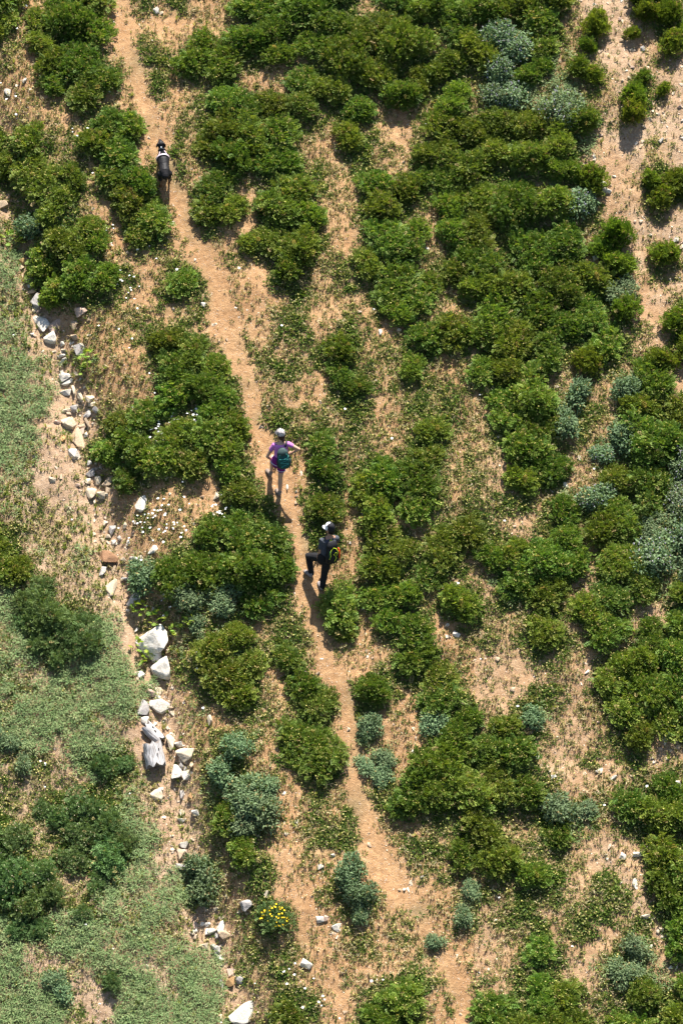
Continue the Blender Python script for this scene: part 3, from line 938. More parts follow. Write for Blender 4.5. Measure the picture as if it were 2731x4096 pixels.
def put_rock(px, py, w, h, tint, ang=None, label=None, big=False, thick=.5, name=None, P=None):
    if P is None:
        P = hit1(px, py)
    sc = 1.0 / (FPX / (P - Vector(CP)).dot(Vector(CF)))
    nrm = Vector(normals(np.array([P[0]]), np.array([P[1]]), .2)[0])
    me = random.choice(BIG if big else ROCKS)
    o = link(name or ('boulder' if max(w, h) > 55 else 'rock'), me)
    sx, sy = w * sc * .64, h * sc * .64
    sz = thick * .5 * (sx + sy) * random.uniform(.9, 1.25)
    if ang is None:
        ang = random.uniform(-25, 25)
    o.rotation_mode = 'QUATERNION'
    o.rotation_quaternion = Quaternion((0, 0, 1), R(0)) @ ZAX.rotation_difference((nrm + Vector((random.uniform(-.2, .2), random.uniform(-.25, .1), 0))).normalized()) @ Quaternion((0, 0, 1), R(ang))
    o.scale = (sx, sy, sz)
    o.location = P + nrm * sz * .45
    c = np.array(TINT[tint]) * random.uniform(.88, 1.1)
    o.color = (*c, 1)
    word = {'tan': 'tan', 'cream': 'cream', 'white': 'white', 'pink': 'pinkish', 'orange': 'orange', 'grey': 'grey', 'rust': 'rusty brown'}[tint]
    if label:
        tag(o, label, 'rock', 'rocks on the hillside')
    else:
        size = 'big' if max(w, h) > 42 else ('small' if max(w, h) < 24 else '')
        place_label(o, px, py, f'{size} {word} rock'.strip(), 'rock', 'rocks on the hillside')
    return o

put_rock(622, 2566, 130, 112, 'white', 8, 'biggest white boulder, partly covered by large yellow-green leaves', True, .45, 'boulder')
put_rock(629, 2626, 46, 50, 'white', 0, 'white rock lump under the biggest white boulder', True, .6)
put_rock(660, 2683, 84, 86, 'white', 10, 'white boulder with grey lower face below the biggest one', True, .6, 'boulder')
put_rock(652, 2829, 82, 60, 'white', 8, 'wide white boulder above the grey logs', True, .5, 'boulder')
put_rock(571, 2838, 44, 58, 'grey', -15, 'grey upright rock beside the wide white boulder', True, .5)
put_rock(737, 3014, 88, 62, 'cream', 4, 'flat cream boulder right of the lower grey log', True, .4, 'boulder')
put_rock(430, 2240, 70, 50, 'rust', 5, 'rusty brown rock overhanging a dark gap in the gully', True, .7, 'boulder')
put_rock(537, 2407, 58, 46, 'white', 15, 'rounded white boulder above the large yellow-green leaves', True, .5, 'boulder')
put_rock(285, 1700, 60, 50, 'cream', 30, 'big cream rock in the middle of the gully', True, .55, 'boulder')
put_rock(969, 4061, 96, 76, 'white', 12, 'white boulder cut by the bottom edge of the photo', True, .5, 'boulder')
put_rock(168, 1299, 50, 74, 'white', 32, 'long white slab at the upper gully', True, .4, 'boulder')
put_rock(207, 1358, 50, 46, 'white', 20, 'white rock under the long white slab', True, .5)
put_rock(314, 1764, 40, 80, 'tan', 30, 'long slanting tan slab in the gully', True, .4, 'boulder')
put_rock(442, 2354, 42, 70, 'cream', 5, 'flat cream slab below the rusty brown rock', True, .35, 'boulder')
put_rock(988, 3623, 50, 40, 'grey', 25, 'grey-white boulder right of the round blue-green bush', True, .6)
EXPL = """15,824,36,34,tan;86,1047,26,40,orange;90,1072,32,20,tan;118,1121,46,50,pink;126,1167,40,26,tan;145,1209,40,52,grey;156,1243,32,30,pink
221,1307,38,58,pink;324,1251,52,36,pink;301,1302,30,36,tan;299,1346,36,28,tan;324,1397,42,42,grey;255,1380,18,25,white;258,1400,28,15,cream;256,1424,30,14,white;263,1446,36,25,white
260,1513,48,32,white;272,1531,48,18,white;267,1567,42,30,white;299,1566,20,42,cream;326,1588,20,56,cream;365,1598,38,28,cream;372,1618,35,18,cream;302,1635,32,28,grey;263,1644,30,15,cream
352,1656,32,36,grey;389,1639,30,25,grey;335,1703,28,25,tan;355,1693,16,42,tan;324,1727,36,32,pink;345,1741,20,18,white;253,1758,32,32,orange;300,1822,52,42,white;362,1856,20,25,white;363,1890,36,36,grey
350,1924,28,32,cream;396,1924,30,34,cream;435,1931,46,30,tan;362,1975,38,46,cream;404,1979,36,38,cream;437,1963,22,22,tan;209,1917,30,25,cream;568,2021,46,54,white
423,2095,18,22,cream;453,2121,30,36,grey;503,2102,25,20,cream;415,2163,20,20,tan;438,2152,24,20,cream;377,2139,15,15,cream;461,2171,28,18,white;514,2171,22,20,white;411,2289,22,42,grey;461,2281,28,38,tan
495,2240,24,24,cream;545,2240,42,22,white;499,2316,30,16,grey;613,2201,42,28,white;480,2476,25,20,pink;545,2523,18,22,white;563,2702,30,32,white;605,2742,34,18,cream;603,2772,36,30,pink;641,2770,28,36,cream
635,2795,28,20,white;580,2882,34,30,white;695,2853,26,18,cream;682,2963,34,72,cream;716,2976,40,30,white;707,3095,42,56,white;754,3099,44,32,white;724,3065,28,25,grey;741,3078,20,22,grey;767,3063,24,26,tan
627,3184,46,46,cream;729,3184,28,36,grey;765,3189,24,32,orange;784,3248,36,34,white;733,3252,25,25,cream;720,3278,26,20,white;736,3376,30,36,white;729,3403,42,32,pink;843,2884,18,42,cream
725,3428,40,46,tan;725,3470,46,30,grey;752,3474,36,25,grey;1072,3577,22,28,cream;1285,3472,28,26,white;885,3714,30,46,white;843,3733,40,42,white;904,3741,46,38,tan;870,3745,30,25,grey;835,3701,24,22,white;813,3701,22,20,white
813,3783,36,26,cream;858,3794,40,46,grey;885,3828,30,32,white;931,3889,36,30,pink;923,3924,40,42,orange;961,3916,28,40,grey;889,3935,25,42,grey;995,4030,36,28,grey;1278,3676,26,30,white;1346,3703,32,34,white;1224,3855,42,36,white;786,3706,30,28,pink
629,44,26,24,white;647,54,14,14,cream;104,325,20,22,white;39,370,42,26,white;2406,738,40,28,white;2424,762,32,22,white;2646,565,26,18,white;2379,629,22,18,white;2383,1033,28,16,white;2703,965,20,28,white;2722,992,22,26,cream;2516,957,22,22,cream
2513,114,26,20,tan;2558,122,18,22,tan;2570,197,20,20,grey;2265,1937,28,26,white;2318,1831,22,20,cream;2269,1831,18,16,cream;1827,2339,24,22,white;1823,2537,28,24,white;1785,2502,20,14,white;2395,3081,28,24,white;2456,3113,30,20,white;2658,2968,24,34,white
2646,2892,22,28,cream;2715,2915,24,22,cream;2700,3132,32,32,white;2391,2888,14,12,pink;2490,3424,22,30,white;2543,3535,32,42,white;2578,3664,36,24,cream;2547,3417,36,22,white;2216,3111,24,20,white;1149,1953,14,26,white;1184,1966,11,11,cream;865,1985,30,28,cream
904,1957,20,16,cream;816,1220,22,20,white;959,1075,14,12,white;1650,3008,16,16,white;1330,3420,16,16,white;1690,3510,16,14,white;1616,3560,20,12,white;2040,3200,12,12,cream;1525,1220,20,14,white;1522,1330,16,22,white;1710,995,16,10,white;2225,1550,20,12,cream"""
nr = 0
for line in EXPL.split('\n'):
    for e in line.split(';'):
        f = e.split(',')
        w, h = float(f[2]), float(f[3])
        put_rock(float(f[0]), float(f[1]), w, h, f[4], big=max(w, h) > 44, thick=random.uniform(.45, .7)); nr += 1
# smaller countable stones along gully and scree
tries = 0
while nr < 280 and tries < 4000:
    tries += 1
    px, py = random.uniform(0, PW), random.uniform(0, PH)
    c = kind_at(np.array([px]), np.array([py]))[0]
    if c in 'rp' or (c == ',' and random.random() < .06):
        w = random.uniform(10, 20) if c == 'p' else random.uniform(11, 24)
        put_rock(px, py, w, w * random.uniform(.6, 1.0), random.choice(['cream', 'white', 'tan', 'cream', 'pink'] if c == 'r' else ['tan', 'cream', 'pink', 'tan']), thick=.6); nr += 1
print('rocks', nr)
#INSERT_BEGIN
# ------------------------------------------------------------------ logs, leafy plants
def wood_mat():
    m, n, l, b = new_mat('weathered_wood')
    tc = N(n, 'ShaderNodeTexCoord'); mp = N(n, 'ShaderNodeMapping'); mp.inputs['Scale'].default_value = (3, 40, 40)
    l.new(tc.outputs['Object'], mp.inputs[0])
    nz = N(n, 'ShaderNodeTexNoise'); nz.inputs['Scale'].default_value = 1.6; nz.inputs['Detail'].default_value = 8
    l.new(mp.outputs[0], nz.inputs['Vector'])
    cr = N(n, 'ShaderNodeValToRGB'); e = cr.color_ramp.elements
    e[0].position, e[0].color = .34, (.15, .13, .12, 1); e[1].position, e[1].color = .62, (.50, .48, .47, 1)
    l.new(nz.outputs[0], cr.inputs[0]); l.new(cr.outputs[0], b.inputs['Base Color'])
    b.inputs['Roughness'].default_value = .85
    bp = N(n, 'ShaderNodeBump'); bp.inputs['Distance'].default_value = .02; bp.inputs['Strength'].default_value = .8
    l.new(nz.outputs[0], bp.inputs['Height']); l.new(bp.outputs[0], b.inputs['Normal'])
    return m

M['wood'] = wood_mat()
M['knot'] = cloth_mat('dark_knot_hole', (.02, .016, .013))
M['cutwood'] = cloth_mat('weathered_log_end', (.20, .17, .15), scale=40)

def log_thing(px, py, ang, length, rad, label, seed, up=.0):
    g = np.random.default_rng(seed)
    seg, n = 18, 12
    ws = 1 + .10 * g.normal(0, 1, seg)
    V = []
    for i in range(n):
        x = -length / 2 + length * i / (n - 1)
        for k in range(seg):
            a = k * 2 * math.pi / seg
            crack = .80 if k in (4, 11) else 1.0
            r = rad * (ws[k] * .25 + .75) * crack * (1 + .03 * math.sin(i * .9 + k)) * (1 + .08 * (i / n))
            V.append((x + (.05 * math.sin(k * 2.3) if i in (0, n - 1) else 0), r * math.cos(a), r * math.sin(a)))
    F = [(i * seg + k, i * seg + (k + 1) % seg, (i + 1) * seg + (k + 1) % seg, (i + 1) * seg + k) for i in range(n - 1) for k in range(seg)]
    P = hit1(px, py)
    nrm = Vector(normals(np.array([P[0]]), np.array([P[1]]), .25)[0])
    e = bpy.data.objects.new('log', None); COL.objects.link(e); e.empty_display_size = .1
    e.location = P + nrm * rad * .75
    e.rotation_mode = 'QUATERNION'
    e.rotation_quaternion = ZAX.rotation_difference(nrm) @ Quaternion((0, 0, 1), R(ang)) @ Quaternion((0, 1, 0), R(up))
    tag(e, label, 'log', 'grey logs in the gully')
    link('bark', mesh_np('log_side', V, np.array(F), None, True), M['wood'], e)
    for s in (0, n - 1):
        ring = np.array(V[s * seg:(s + 1) * seg]); c = ring.mean(0)
        CV = np.vstack([ring * .995, [c]]); CFc = np.array([(k, (k + 1) % seg, seg) if s else ((k + 1) % seg, k, seg) for k in range(seg)])
        link('cut_end', mesh_np('log_end', CV, CFc), M['cutwood'], e)
    for kx, ka in ((.05, 1.45), (-.18, 1.2), (.2, 1.9))[:1 + seed % 3]:
        KV, KF = PEB[seed % 8]
        o = link('knot_hole', mesh_np('knot', KV * np.array([.035, .018, .012]), KF), M['knot'], e)
        o.location = (kx * length, rad * math.cos(ka) * .97, rad * math.sin(ka) * .97)
    return e

log_thing(608, 2940, -38, .42, .125, 'dark grey weathered log with one knot hole, upper of two in the gully', 1)
log_thing(612, 3030, -72, .46, .20, 'pale silvery log stump with several knot holes, lower of two in the gully', 2, 12)

def palm_leaf():
    V = [[0, .05, 0]]; F = []
    prof = [(-.15, -.1), (-.42, -.02), (-.30, .22), (-.62, .42), (-.30, .52), (-.28, .80), (-.08, .70), (0, 1.08), (.08, .70), (.28, .80), (.30, .52), (.62, .42), (.30, .22), (.42, -.02), (.15, -.1)]
    for x, y in prof:
        V.append([x, y, .10 - .35 * abs(x) ** 1.5 - .18 * max(0, y - .4)])
    for k in range(len(prof)):
        F.append((0, 1 + (k + 1) % len(prof), 1 + k))
    return np.array(V, float), np.array(F)

PALM = palm_leaf()
M['bigleaf'] = leaf_mat('lobed_leaf', rough=.5, trans=.35, hue=.01, val=.1)
for q, (px, py, r, n, lab) in enumerate([(52, 975, .28, 26, 'large-leaved yellow-green plant at the left edge'), (360, 1440, .20, 16, 'large-leaved plant beside the upper gully rocks'),
        (345, 1500, .16, 12, 'small large-leaved plant below the other in the upper gully'), (563, 2445, .22, 22, 'large-leaved plant right under the rounded white boulder'),
        (640, 2492, .26, 26, 'large-leaved plant along the top of the biggest boulder'), (705, 2535, .16, 12, 'pale large-leaved plant right of the biggest boulder'),
        (562, 2600, .20, 18, 'large-leaved plant overlapping the left of the biggest boulder'), (590, 2655, .20, 20, 'large-leaved plant lowest beside the biggest boulder'),
        (765, 2500, .13, 10, 'lone large-leaved plant among herbs right of the boulders')]):
    g = np.random.default_rng(300 + q)
    P = hit1(px, py)
    e = bpy.data.objects.new('large_leaved_plant', None); COL.objects.link(e); e.location = P; e.empty_display_size = .1
    tag(e, lab, 'plant', 'large-leaved plants in the gully')
    dr = rand_dirs(n, .1, g)
    pos = dr * r * g.uniform(.6, 1.0, (n, 1)) * np.array([1, 1, .9]) + np.array([0, 0, .08])
    Rm = frames(dr * .8 + np.array([0, -.2, .1]) + g.normal(0, .25, (n, 3)), unit(dr * .5 + np.array([0, -.1, 1.0])))
    stalks = []
    for k in range(n):
        lo = link('leaf', mesh_np('lobed_leaf', PALM[0], PALM[1], np.tile(np.array([.20, .30, .045]) * g.uniform(.75, 1.3) * np.array([g.uniform(.85, 1.25), 1, 1]), (len(PALM[0]), 1))), M['bigleaf'], e)
        s = g.uniform(.085, .13)
        lo.matrix_local = Matrix.LocRotScale(Vector(pos[k]), Matrix(Rm[k].tolist()).to_quaternion(), Vector((s, s, s)))
        V, F = tube_np([(0, 0, 0), pos[k] * .5 + np.array([0, 0, .03]), pos[k]], [.004, .003, .002], 3)
        stalks.append((V, F, None))
    V, F, _ = cat_parts(stalks)
    tag(link('stalks', mesh_np('stalks', V, F), M['stem'], e), kind='stuff')

# golden-flowered plant
P = hit1(1102, 3690)
e = bpy.data.objects.new('golden_flowered_plant', None); COL.objects.link(e); e.location = P
tag(e, 'grassy plant covered with small golden yellow flowers', 'plant')
q = LIB['leafy_bush'][0]
for nm, me in (('foliage', q[1]), ('stems', q[2])):
    tag(link(nm, me, None, e), kind='stuff')
g = np.random.default_rng(77)
ph = rand_dirs(46, .2, g) * np.array([.30, .26, .34]) * g.uniform(.85, 1.1, (46, 1)) + np.array([0, 0, .06])
FLV, FLF = daisy()
parts = scatter(FLV[4:], FLF[2:] - 4, up_frames(ph * 0 + np.array(P), .3, .2), np.full(46, .07), ph + np.array([0, 0, -.07]), np.tile([.85, .55, .03], (46, 1)))
tag(link('blossoms', mesh_np('gold_blossoms', *parts), M['petal'], e), kind='stuff')

# ------------------------------------------------------------------ figures
def loft(path, rad, side=(1, 0, 0), seg=14, power=2.0, cap=True):
    """closed tube through path; rad = list of r or (r_side, r_other)"""
    path = np.asarray(path, float); n = len(path)
    rad = np.array([(r, r) if np.isscalar(r) else r for r in rad], float)
    tan = unit(np.gradient(path, axis=0)); side = np.asarray(side, float)
    if cap:                                                   # rounded ends
        a0, a1 = path[0], path[-1]; e0, e1 = rad[0].min(), rad[-1].min()
        path = np.vstack([a0 - tan[0] * e0 * .9, a0 - tan[0] * e0 * .55, path, a1 + tan[-1] * e1 * .55, a1 + tan[-1] * e1 * .9])
        rad = np.vstack([rad[0] * .35, rad[0] * .82, rad, rad[-1] * .82, rad[-1] * .35]); tan = np.vstack([tan[0], tan[0], tan, tan[-1], tan[-1]])
        n += 4
    x = unit(side - (tan @ side)[:, None] * tan); y = np.cross(tan, x)
    a = np.arange(seg) * 2 * math.pi / seg
    ca, sa = np.cos(a), np.sin(a); pw = 2.0 / power
    ca = np.sign(ca) * np.abs(ca) ** pw; sa = np.sign(sa) * np.abs(sa) ** pw
    V = (path[:, None] + rad[:, 0, None, None] * ca[None, :, None] * x[:, None] + rad[:, 1, None, None] * sa[None, :, None] * y[:, None]).reshape(-1, 3)
    F = [(i * seg + k, i * seg + (k + 1) % seg, (i + 1) * seg + (k + 1) % seg, (i + 1) * seg + k) for i in range(n - 1) for k in range(seg)]
    V = np.vstack([V, path[0], path[-1]])
    T = []
    for f in F:
        T += [(f[0], f[1], f[2]), (f[0], f[2], f[3])]
    for k in range(seg):
        T += [(n * seg, (k + 1) % seg, k), (n * seg + 1, (n - 1) * seg + k, (n - 1) * seg + (k + 1) % seg)]
    return V, np.array(T), None

def ball(c, r, axes=None, seg=12):
    V, F = [], []
    for i in range(seg + 1):
        t = math.pi * i / seg
        for k in range(seg * 2):
            a = math.pi * k / seg
            V.append((math.sin(t) * math.cos(a), math.sin(t) * math.sin(a), math.cos(t)))
    w = seg * 2
    for i in range(seg):
        for k in range(w):
            p, q = i * w + k, i * w + (k + 1) % w
            F += [(p, p + w, q + w), (p, q + w, q)]
    V = np.array(V) * np.asarray(r, float)
    if axes is not None:
        V = V @ np.asarray(axes, float)           # rows of axes = world directions of local x, y, z
    return V + np.asarray(c, float), np.array(F), None

def fuse(name, parts, voxel, mat, parent, smooth=3, keep=None, crease=False):
    V, F, _ = cat_parts(parts)
    me = mesh_np(name, V, F)
    o = bpy.data.objects.new(name, me); COL.objects.link(o)
    m = o.modifiers.new('r', 'REMESH'); m.mode = 'VOXEL'; m.voxel_size = voxel
    if smooth:
        m = o.modifiers.new('s', 'SMOOTH'); m.factor = .5; m.iterations = smooth
    if keep:
        m = o.modifiers.new('d', 'DECIMATE'); m.ratio = keep
    dg = bpy.context.evaluated_depsgraph_get(); dg.update()
    res = bpy.data.meshes.new_from_object(o.evaluated_get(dg))
    bpy.data.objects.remove(o); bpy.data.meshes.remove(me)
    res.name = name
    res.polygons.foreach_set('use_smooth', np.ones(len(res.polygons), bool))
    res.materials.clear(); res.materials.append(mat)
    return link(name, res, None, parent)

def raw(name, parts, mat, parent, smooth=True):
    V, F, _ = cat_parts(parts)
    return link(name, mesh_np(name, V, F, None, smooth), mat, parent)

def A(*v):
    return np.array(v, float)

def hand_parts(wrist, d, nrm, side, curl=.5):
    """palm and five bent fingers; d along the hand, nrm out of the back of the hand, side towards the thumb"""
    d = unit(d); nrm = unit(nrm - d * (nrm @ d)); sd = np.cross(d, nrm) * side
    out = [loft([wrist, wrist + d * .035, wrist + d * .085], [(.026, .020), (.036, .016), (.040, .013)], sd, 10)]
    for k, (off, L) in enumerate(((-.030, .060), (-.010, .075), (.011, .080), (.031, .070))):
        b = wrist + d * .078 + sd * -off
        m = b + d * L * .5 - nrm * L * .22 * curl
        t = m + (d * math.cos(curl * 1.3) - nrm * math.sin(curl * 1.3)) * L * .55
        out.append(loft([b, m, t], [.0095, .0090, .0075], sd, 8))
    b = wrist + d * .025 + sd * .028
    out.append(loft([b, b + d * .03 + sd * .022 - nrm * .01, b + d * .062 + sd * .026 - nrm * .022], [.012, .011, .009], nrm, 8))
    return out

def foot_shoe(ankle, heel, toe, upn):
    d = unit(toe - heel); sd = unit(np.cross(d, upn)); L = np.linalg.norm(toe - heel)
    up = unit(np.cross(sd, d))
    pts = [heel + d * .035 + up * .038, heel + d * L * .35 + up * .045, heel + d * L * .62 + up * .036, heel + d * (L - .05) + up * .028]
    sole = [heel + d * .03 + up * .010, heel + d * L * .4 + up * .010, heel + d * L * .72 + up * .010, heel + d * (L - .04) + up * .013]
    upper = [loft(pts, [(.037, .036), (.042, .042), (.048, .034), (.042, .026)], sd, 14), loft([heel + d * .055 + up * .05, ankle + (0, 0, .02)], [(.040, .046), (.043, .048)], sd, 12)]
    return upper, [loft(sole, [(.040, .014), (.043, .014), (.052, .014), (.044, .012)], sd, 14, 3)]

def head_parts_3d(c, f, up=A(0, 0, 1), s=1.0):
    f = unit(f - up * (f @ up)); r = np.cross(f, up); ax = np.array([r, f, up])
    P = [ball(c + up * .02 * s, A(.076, .094, .098) * s, ax), ball(c + f * .022 * s - up * .055 * s, A(.058, .066, .060) * s, ax),
         ball(c + f * .098 * s - up * .02 * s, A(.013, .018, .024) * s, ax), ball(c + f * .085 * s - up * .062 * s, A(.026, .014, .012) * s, ax), ball(c + f * .075 * s - up * .098 * s, A(.024, .02, .018) * s, ax)]
    for q in (-1, 1):
        P.append(ball(c + r * q * .079 * s - up * .012 * s - f * .005 * s, A(.010, .020, .032) * s, ax))
    return P, ax

def cap_hat(c, ax, s, crown_mat, brim_mat, parent, back_mat=None, backface=None):
    r, f, up = ax
    V, F = [], []
    seg, rings = 24, 8
    for i in range(rings + 1):
        t = .5 * math.pi * i / rings
        for k in range(seg):
            a = 2 * math.pi * k / seg
            V.append(c + s * (r * .089 * math.cos(t) ** .55 * math.cos(a) + f * (.106 * math.cos(t) ** .55 * math.sin(a)) + up * (.012 + .118 * math.sin(t))))
    for i in range(rings):
        for k in range(seg):
            F.append((i * seg + k, i * seg + (k + 1) % seg, (i + 1) * seg + (k + 1) % seg, (i + 1) * seg + k))
    V = np.array(V); F = np.array(F)
    cen = V[F].mean(1) - c
    front = (cen @ f) > .012 * s
    if back_mat is None:
        crown = link('cap', mesh_np('cap', V, F, None, True), crown_mat, parent)
    else:
        crown = link('cap', mesh_np('cap_back', V, F[~front], None, True), back_mat, parent)
        link('front_panel', mesh_np('cap_front', V, F[front], None, True), crown_mat, crown)
    BV, BF = [], []
    m = 12
    for z in (0, -.006):
        for i in range(2):
            for k in range(m + 1):
                a = math.pi * (k / m)
                ex = (.092, .100) if i == 0 else (.094, .100 + .078 * math.sin(a) ** .6)
                BV.append(c + s * (r * ex[0] * math.cos(a) + f * ex[1] * math.sin(a) * (1 if i else 1) + up * (.018 + z - (.022 * math.sin(a) if i else 0) - .012 * abs(math.cos(a)))))
    w = m + 1
    for k in range(m):
        BF += [(k, k + 1, w + k + 1, w + k), (2 * w + k, 3 * w + k, 3 * w + k + 1, 2 * w + k + 1), (w + k, w + k + 1, 3 * w + k + 1, 3 * w + k)]
    link('cap_brim', mesh_np('cap_brim', np.array(BV), np.array(BF), None, True), brim_mat, crown)
    return crown

def camo_mat():
    m, n, l, b = new_mat('camouflage_cloth')
    tc = N(n, 'ShaderNodeTexCoord'); nz = N(n, 'ShaderNodeTexNoise'); nz.inputs['Scale'].default_value = 26; nz.inputs['Detail'].default_value = 2
    l.new(tc.outputs['Object'], nz.inputs['Vector'])
    cr = N(n, 'ShaderNodeValToRGB'); cr.color_ramp.interpolation = 'CONSTANT'; e = cr.color_ramp.elements
    e[0].position, e[0].color = 0, (.07, .06, .06, 1); e[1].position, e[1].color = .44, (.55, .50, .48, 1)
    x = e.new(.52); x.color = (.28, .20, .18, 1); x = e.new(.58); x.color = (.62, .58, .57, 1)
    l.new(nz.outputs[0], cr.inputs[0]); l.new(cr.outputs[0], b.inputs['Base Color']); b.inputs['Roughness'].default_value = .9
    return m

def person_empty(px, py, label):
    P = hit1(px, py)
    e = bpy.data.objects.new('person', None); COL.objects.link(e); e.location = P; e.empty_display_size = .2
    tag(e, label, 'person', 'hikers on the path')
    return e

M['skin_f'] = skin_mat('light_tan_skin', (.50, .30, .20)); M['skin_m'] = skin_mat('tan_skin', (.36, .19, .115))
M['pink'] = cloth_mat('pink_shirt', (.50, .17, .46), var=.12); M['purple'] = cloth_mat('purple_shorts', (.16, .015, .15), var=.15); M['trimw'] = cloth_mat('white_trim', (.75, .72, .78), var=.05)
M['shoe'] = cloth_mat('dusty_shoe', (.20, .155, .125)); M['sole'] = cloth_mat('shoe_sole', (.10, .08, .07)); M['hair_f'] = cloth_mat('brown_hair', (.05, .025, .018), rough=.5); M['hair_m'] = cloth_mat('black_hair', (.010, .009, .010), rough=.45)
M['camo'] = camo_mat(); M['brimd'] = cloth_mat('dark_brim', (.08, .075, .08)); M['shirt_m'] = cloth_mat('charcoal_shirt', (.055, .060, .072), var=.15, bump=.3); M['trouser'] = cloth_mat('black_trousers', (.014, .014, .016), var=.2, bump=.3)
M['shoeg'] = cloth_mat('grey_shoe', (.24, .21, .20)); M['capw'] = cloth_mat('white_cap', (.78, .78, .80), var=.04); M['capb'] = cloth_mat('black_cap', (.018, .018, .022))
M['teal'] = cloth_mat('teal_nylon', (.012, .075, .07), rough=.55, var=.25, bump=.4); M['tealg'] = cloth_mat('grey_green_nylon', (.035, .06, .058), rough=.6); M['aqua'] = cloth_mat('aqua_cord', (.10, .48, .42), var=.05)
M['blackn'] = cloth_mat('black_nylon', (.012, .012, .014), rough=.6, bump=.3); M['neon'] = cloth_mat('neon_cord', (.62, .78, .04), var=.05); M['greenp'] = cloth_mat('dark_green_piping', (.03, .16, .06)); M['orange'] = cloth_mat('orange_plastic', (.85, .09, .015), rough=.35, var=.05, bump=0)
M['strap'] = cloth_mat('dark_strap', (.03, .036, .040)); M['leash'] = cloth_mat('tan_leash', (.30, .17, .08)); M['metalw'] = cloth_mat('grey_bottle', (.30, .36, .42), rough=.3, bump=0); M['eye'] = cloth_mat('dark_eye', (.02, .015, .012), rough=.2, bump=0)

# ---- the hiker in the pink shirt
W = person_empty(1120, 1985, 'person in pink shirt, purple shorts and camouflage cap stepping uphill')
hipR, kneeR, ankR, heelR, toeR = A(.055, .07, .83), A(.012, .055, .455), A(.0, .02, .09), A(.01, -.02, .005), A(-.105, .165, .09)
hipL, kneeL, ankL, heelL, toeL = A(-.085, .10, .83), A(-.155, .455, .715), A(-.185, .40, .335), A(-.185, .36, .245), A(-.315, .545, .335)
pel, waist, chest, necb = A(-.01, .075, .86), A(.015, .085, 1.0), A(.04, .125, 1.17), A(.048, .16, 1.305)
shL, shR = A(-.115, .16, 1.235), A(.20, .125, 1.285)
elL, wrL = A(-.262, .135, .955), A(-.15, .24, .78)
elR, wrR = A(.415, .085, 1.175), A(.268, .13, 1.055)
hc, hf = A(.03, .20, 1.462), A(-.62, .78, -.05)
BX = A(1, .12, 0)
torso_f = [pel - (0, 0, .06), pel, waist, chest - (0, 0, .04), chest + (0, 0, .06), necb]
leg = lambda a, b, c: [a, a * .5 + b * .5, b, b * .62 + c * .38, c]
hp, hax = head_parts_3d(hc, hf, s=.98)
body = [loft(torso_f, [(.150, .105), (.155, .108), (.120, .090), (.140, .098), (.130, .085), (.055, .055)], BX, 16),
        loft([necb - (0, 0, .03), hc - (0, -.0, .06)], [.050, .046], BX, 12),
        loft(leg(hipR, kneeR, ankR), [.083, .071, .051, .053, .034], BX), loft(leg(hipL, kneeL, ankL), [.083, .072, .052, .053, .034], BX),
        loft([necb + (-.02, 0, -.03), shL, shL * .5 + elL * .5, elL], [.05, .047, .041, .034], A(0, 1, 0)), loft([elL, elL * .6 + wrL * .4, wrL], [.034, .034, .023], A(0, 1, 0)),
        loft([necb + (.02, 0, -.03), shR, shR * .5 + elR * .5, elR], [.05, .047, .041, .034], A(0, 1, 0)), loft([elR, elR * .6 + wrR * .4, wrR], [.034, .034, .023], A(0, 1, 0)),
        loft([ankR + (0, 0, .02), heelR + (-.01, .03, .04), toeR - unit(toeR - heelR) * .05], [.034, .030, .024], BX), loft([ankL + (0, 0, .02), heelL + (-.01, .03, .05), toeL - unit(toeL - heelL) * .05], [.034, .030, .024], BX)] + hp
body += hand_parts(wrL, A(.45, .55, -.55), A(-.6, .2, .7), -1, .7) + hand_parts(wrR, A(-.75, .25, -.55), A(.3, -.5, .7), 1, .6)
wb = fuse('body', body, .0065, M['skin_f'], W, 2, .35)
for q in (-1, 1):
    raw('eye', [ball(hc + hax[1] * .083 + hax[0] * .03 * q + hax[2] * .012, .011, None, 6)], M['eye'], W)
sh = [loft([waist - (0, 0, .10), waist, chest - (0, 0, .04), chest + (0, 0, .06), necb - (0, 0, .025)], [(.150, .112), (.132, .102), (.150, .108), (.140, .096), (.062, .062)], BX, 18),
      loft([necb + (-.02, 0, -.05), shL, shL * .62 + elL * .38], [.056, .056, .054], A(0, 1, 0)), loft([necb + (.02, 0, -.05), shR, shR * .70 + elR * .30], [.056, .056, .052], A(0, 1, 0))]
fuse('shirt', sh, .009, M['pink'], W, 2, .5)
so = [loft([pel + (0, 0, .09), pel, pel - (0, 0, .05)], [(.150, .112), (.166, .120), (.160, .116)], BX, 18), loft([hipR + (0, 0, .02), hipR * .55 + kneeR * .45], [.095, .088], BX), loft([hipL, hipL * .62 + kneeL * .38], [.096, .088], BX)]
shorts = fuse('shorts', so, .009, M['purple'], W, 2, .5)
def ring_trim(c, d, r, mat, par, w=.007, name='trim', side=BX):
    t = np.linspace(0, 2 * math.pi, 25); d = unit(np.asarray(d, float)); x = unit(np.asarray(side) - d * (d @ side)); y = np.cross(d, x)
    rr = (r, r) if np.isscalar(r) else r
    return raw(name, [tube_np(np.array([c + x * rr[0] * math.cos(a) + y * rr[1] * math.sin(a) for a in t]), w, 6) + (None,)], mat, par)
ring_trim(hipR * .56 + kneeR * .44, hipR - kneeR, .094, M['trimw'], shorts, .006)
ring_trim(pel - (0, 0, .035), A(.25, 0, 1), (.170, .124), M['trimw'], shorts, .006)
ring_trim(hipL * .62 + kneeL * .38, hipL - kneeL, .093, M['trimw'], shorts, .006)
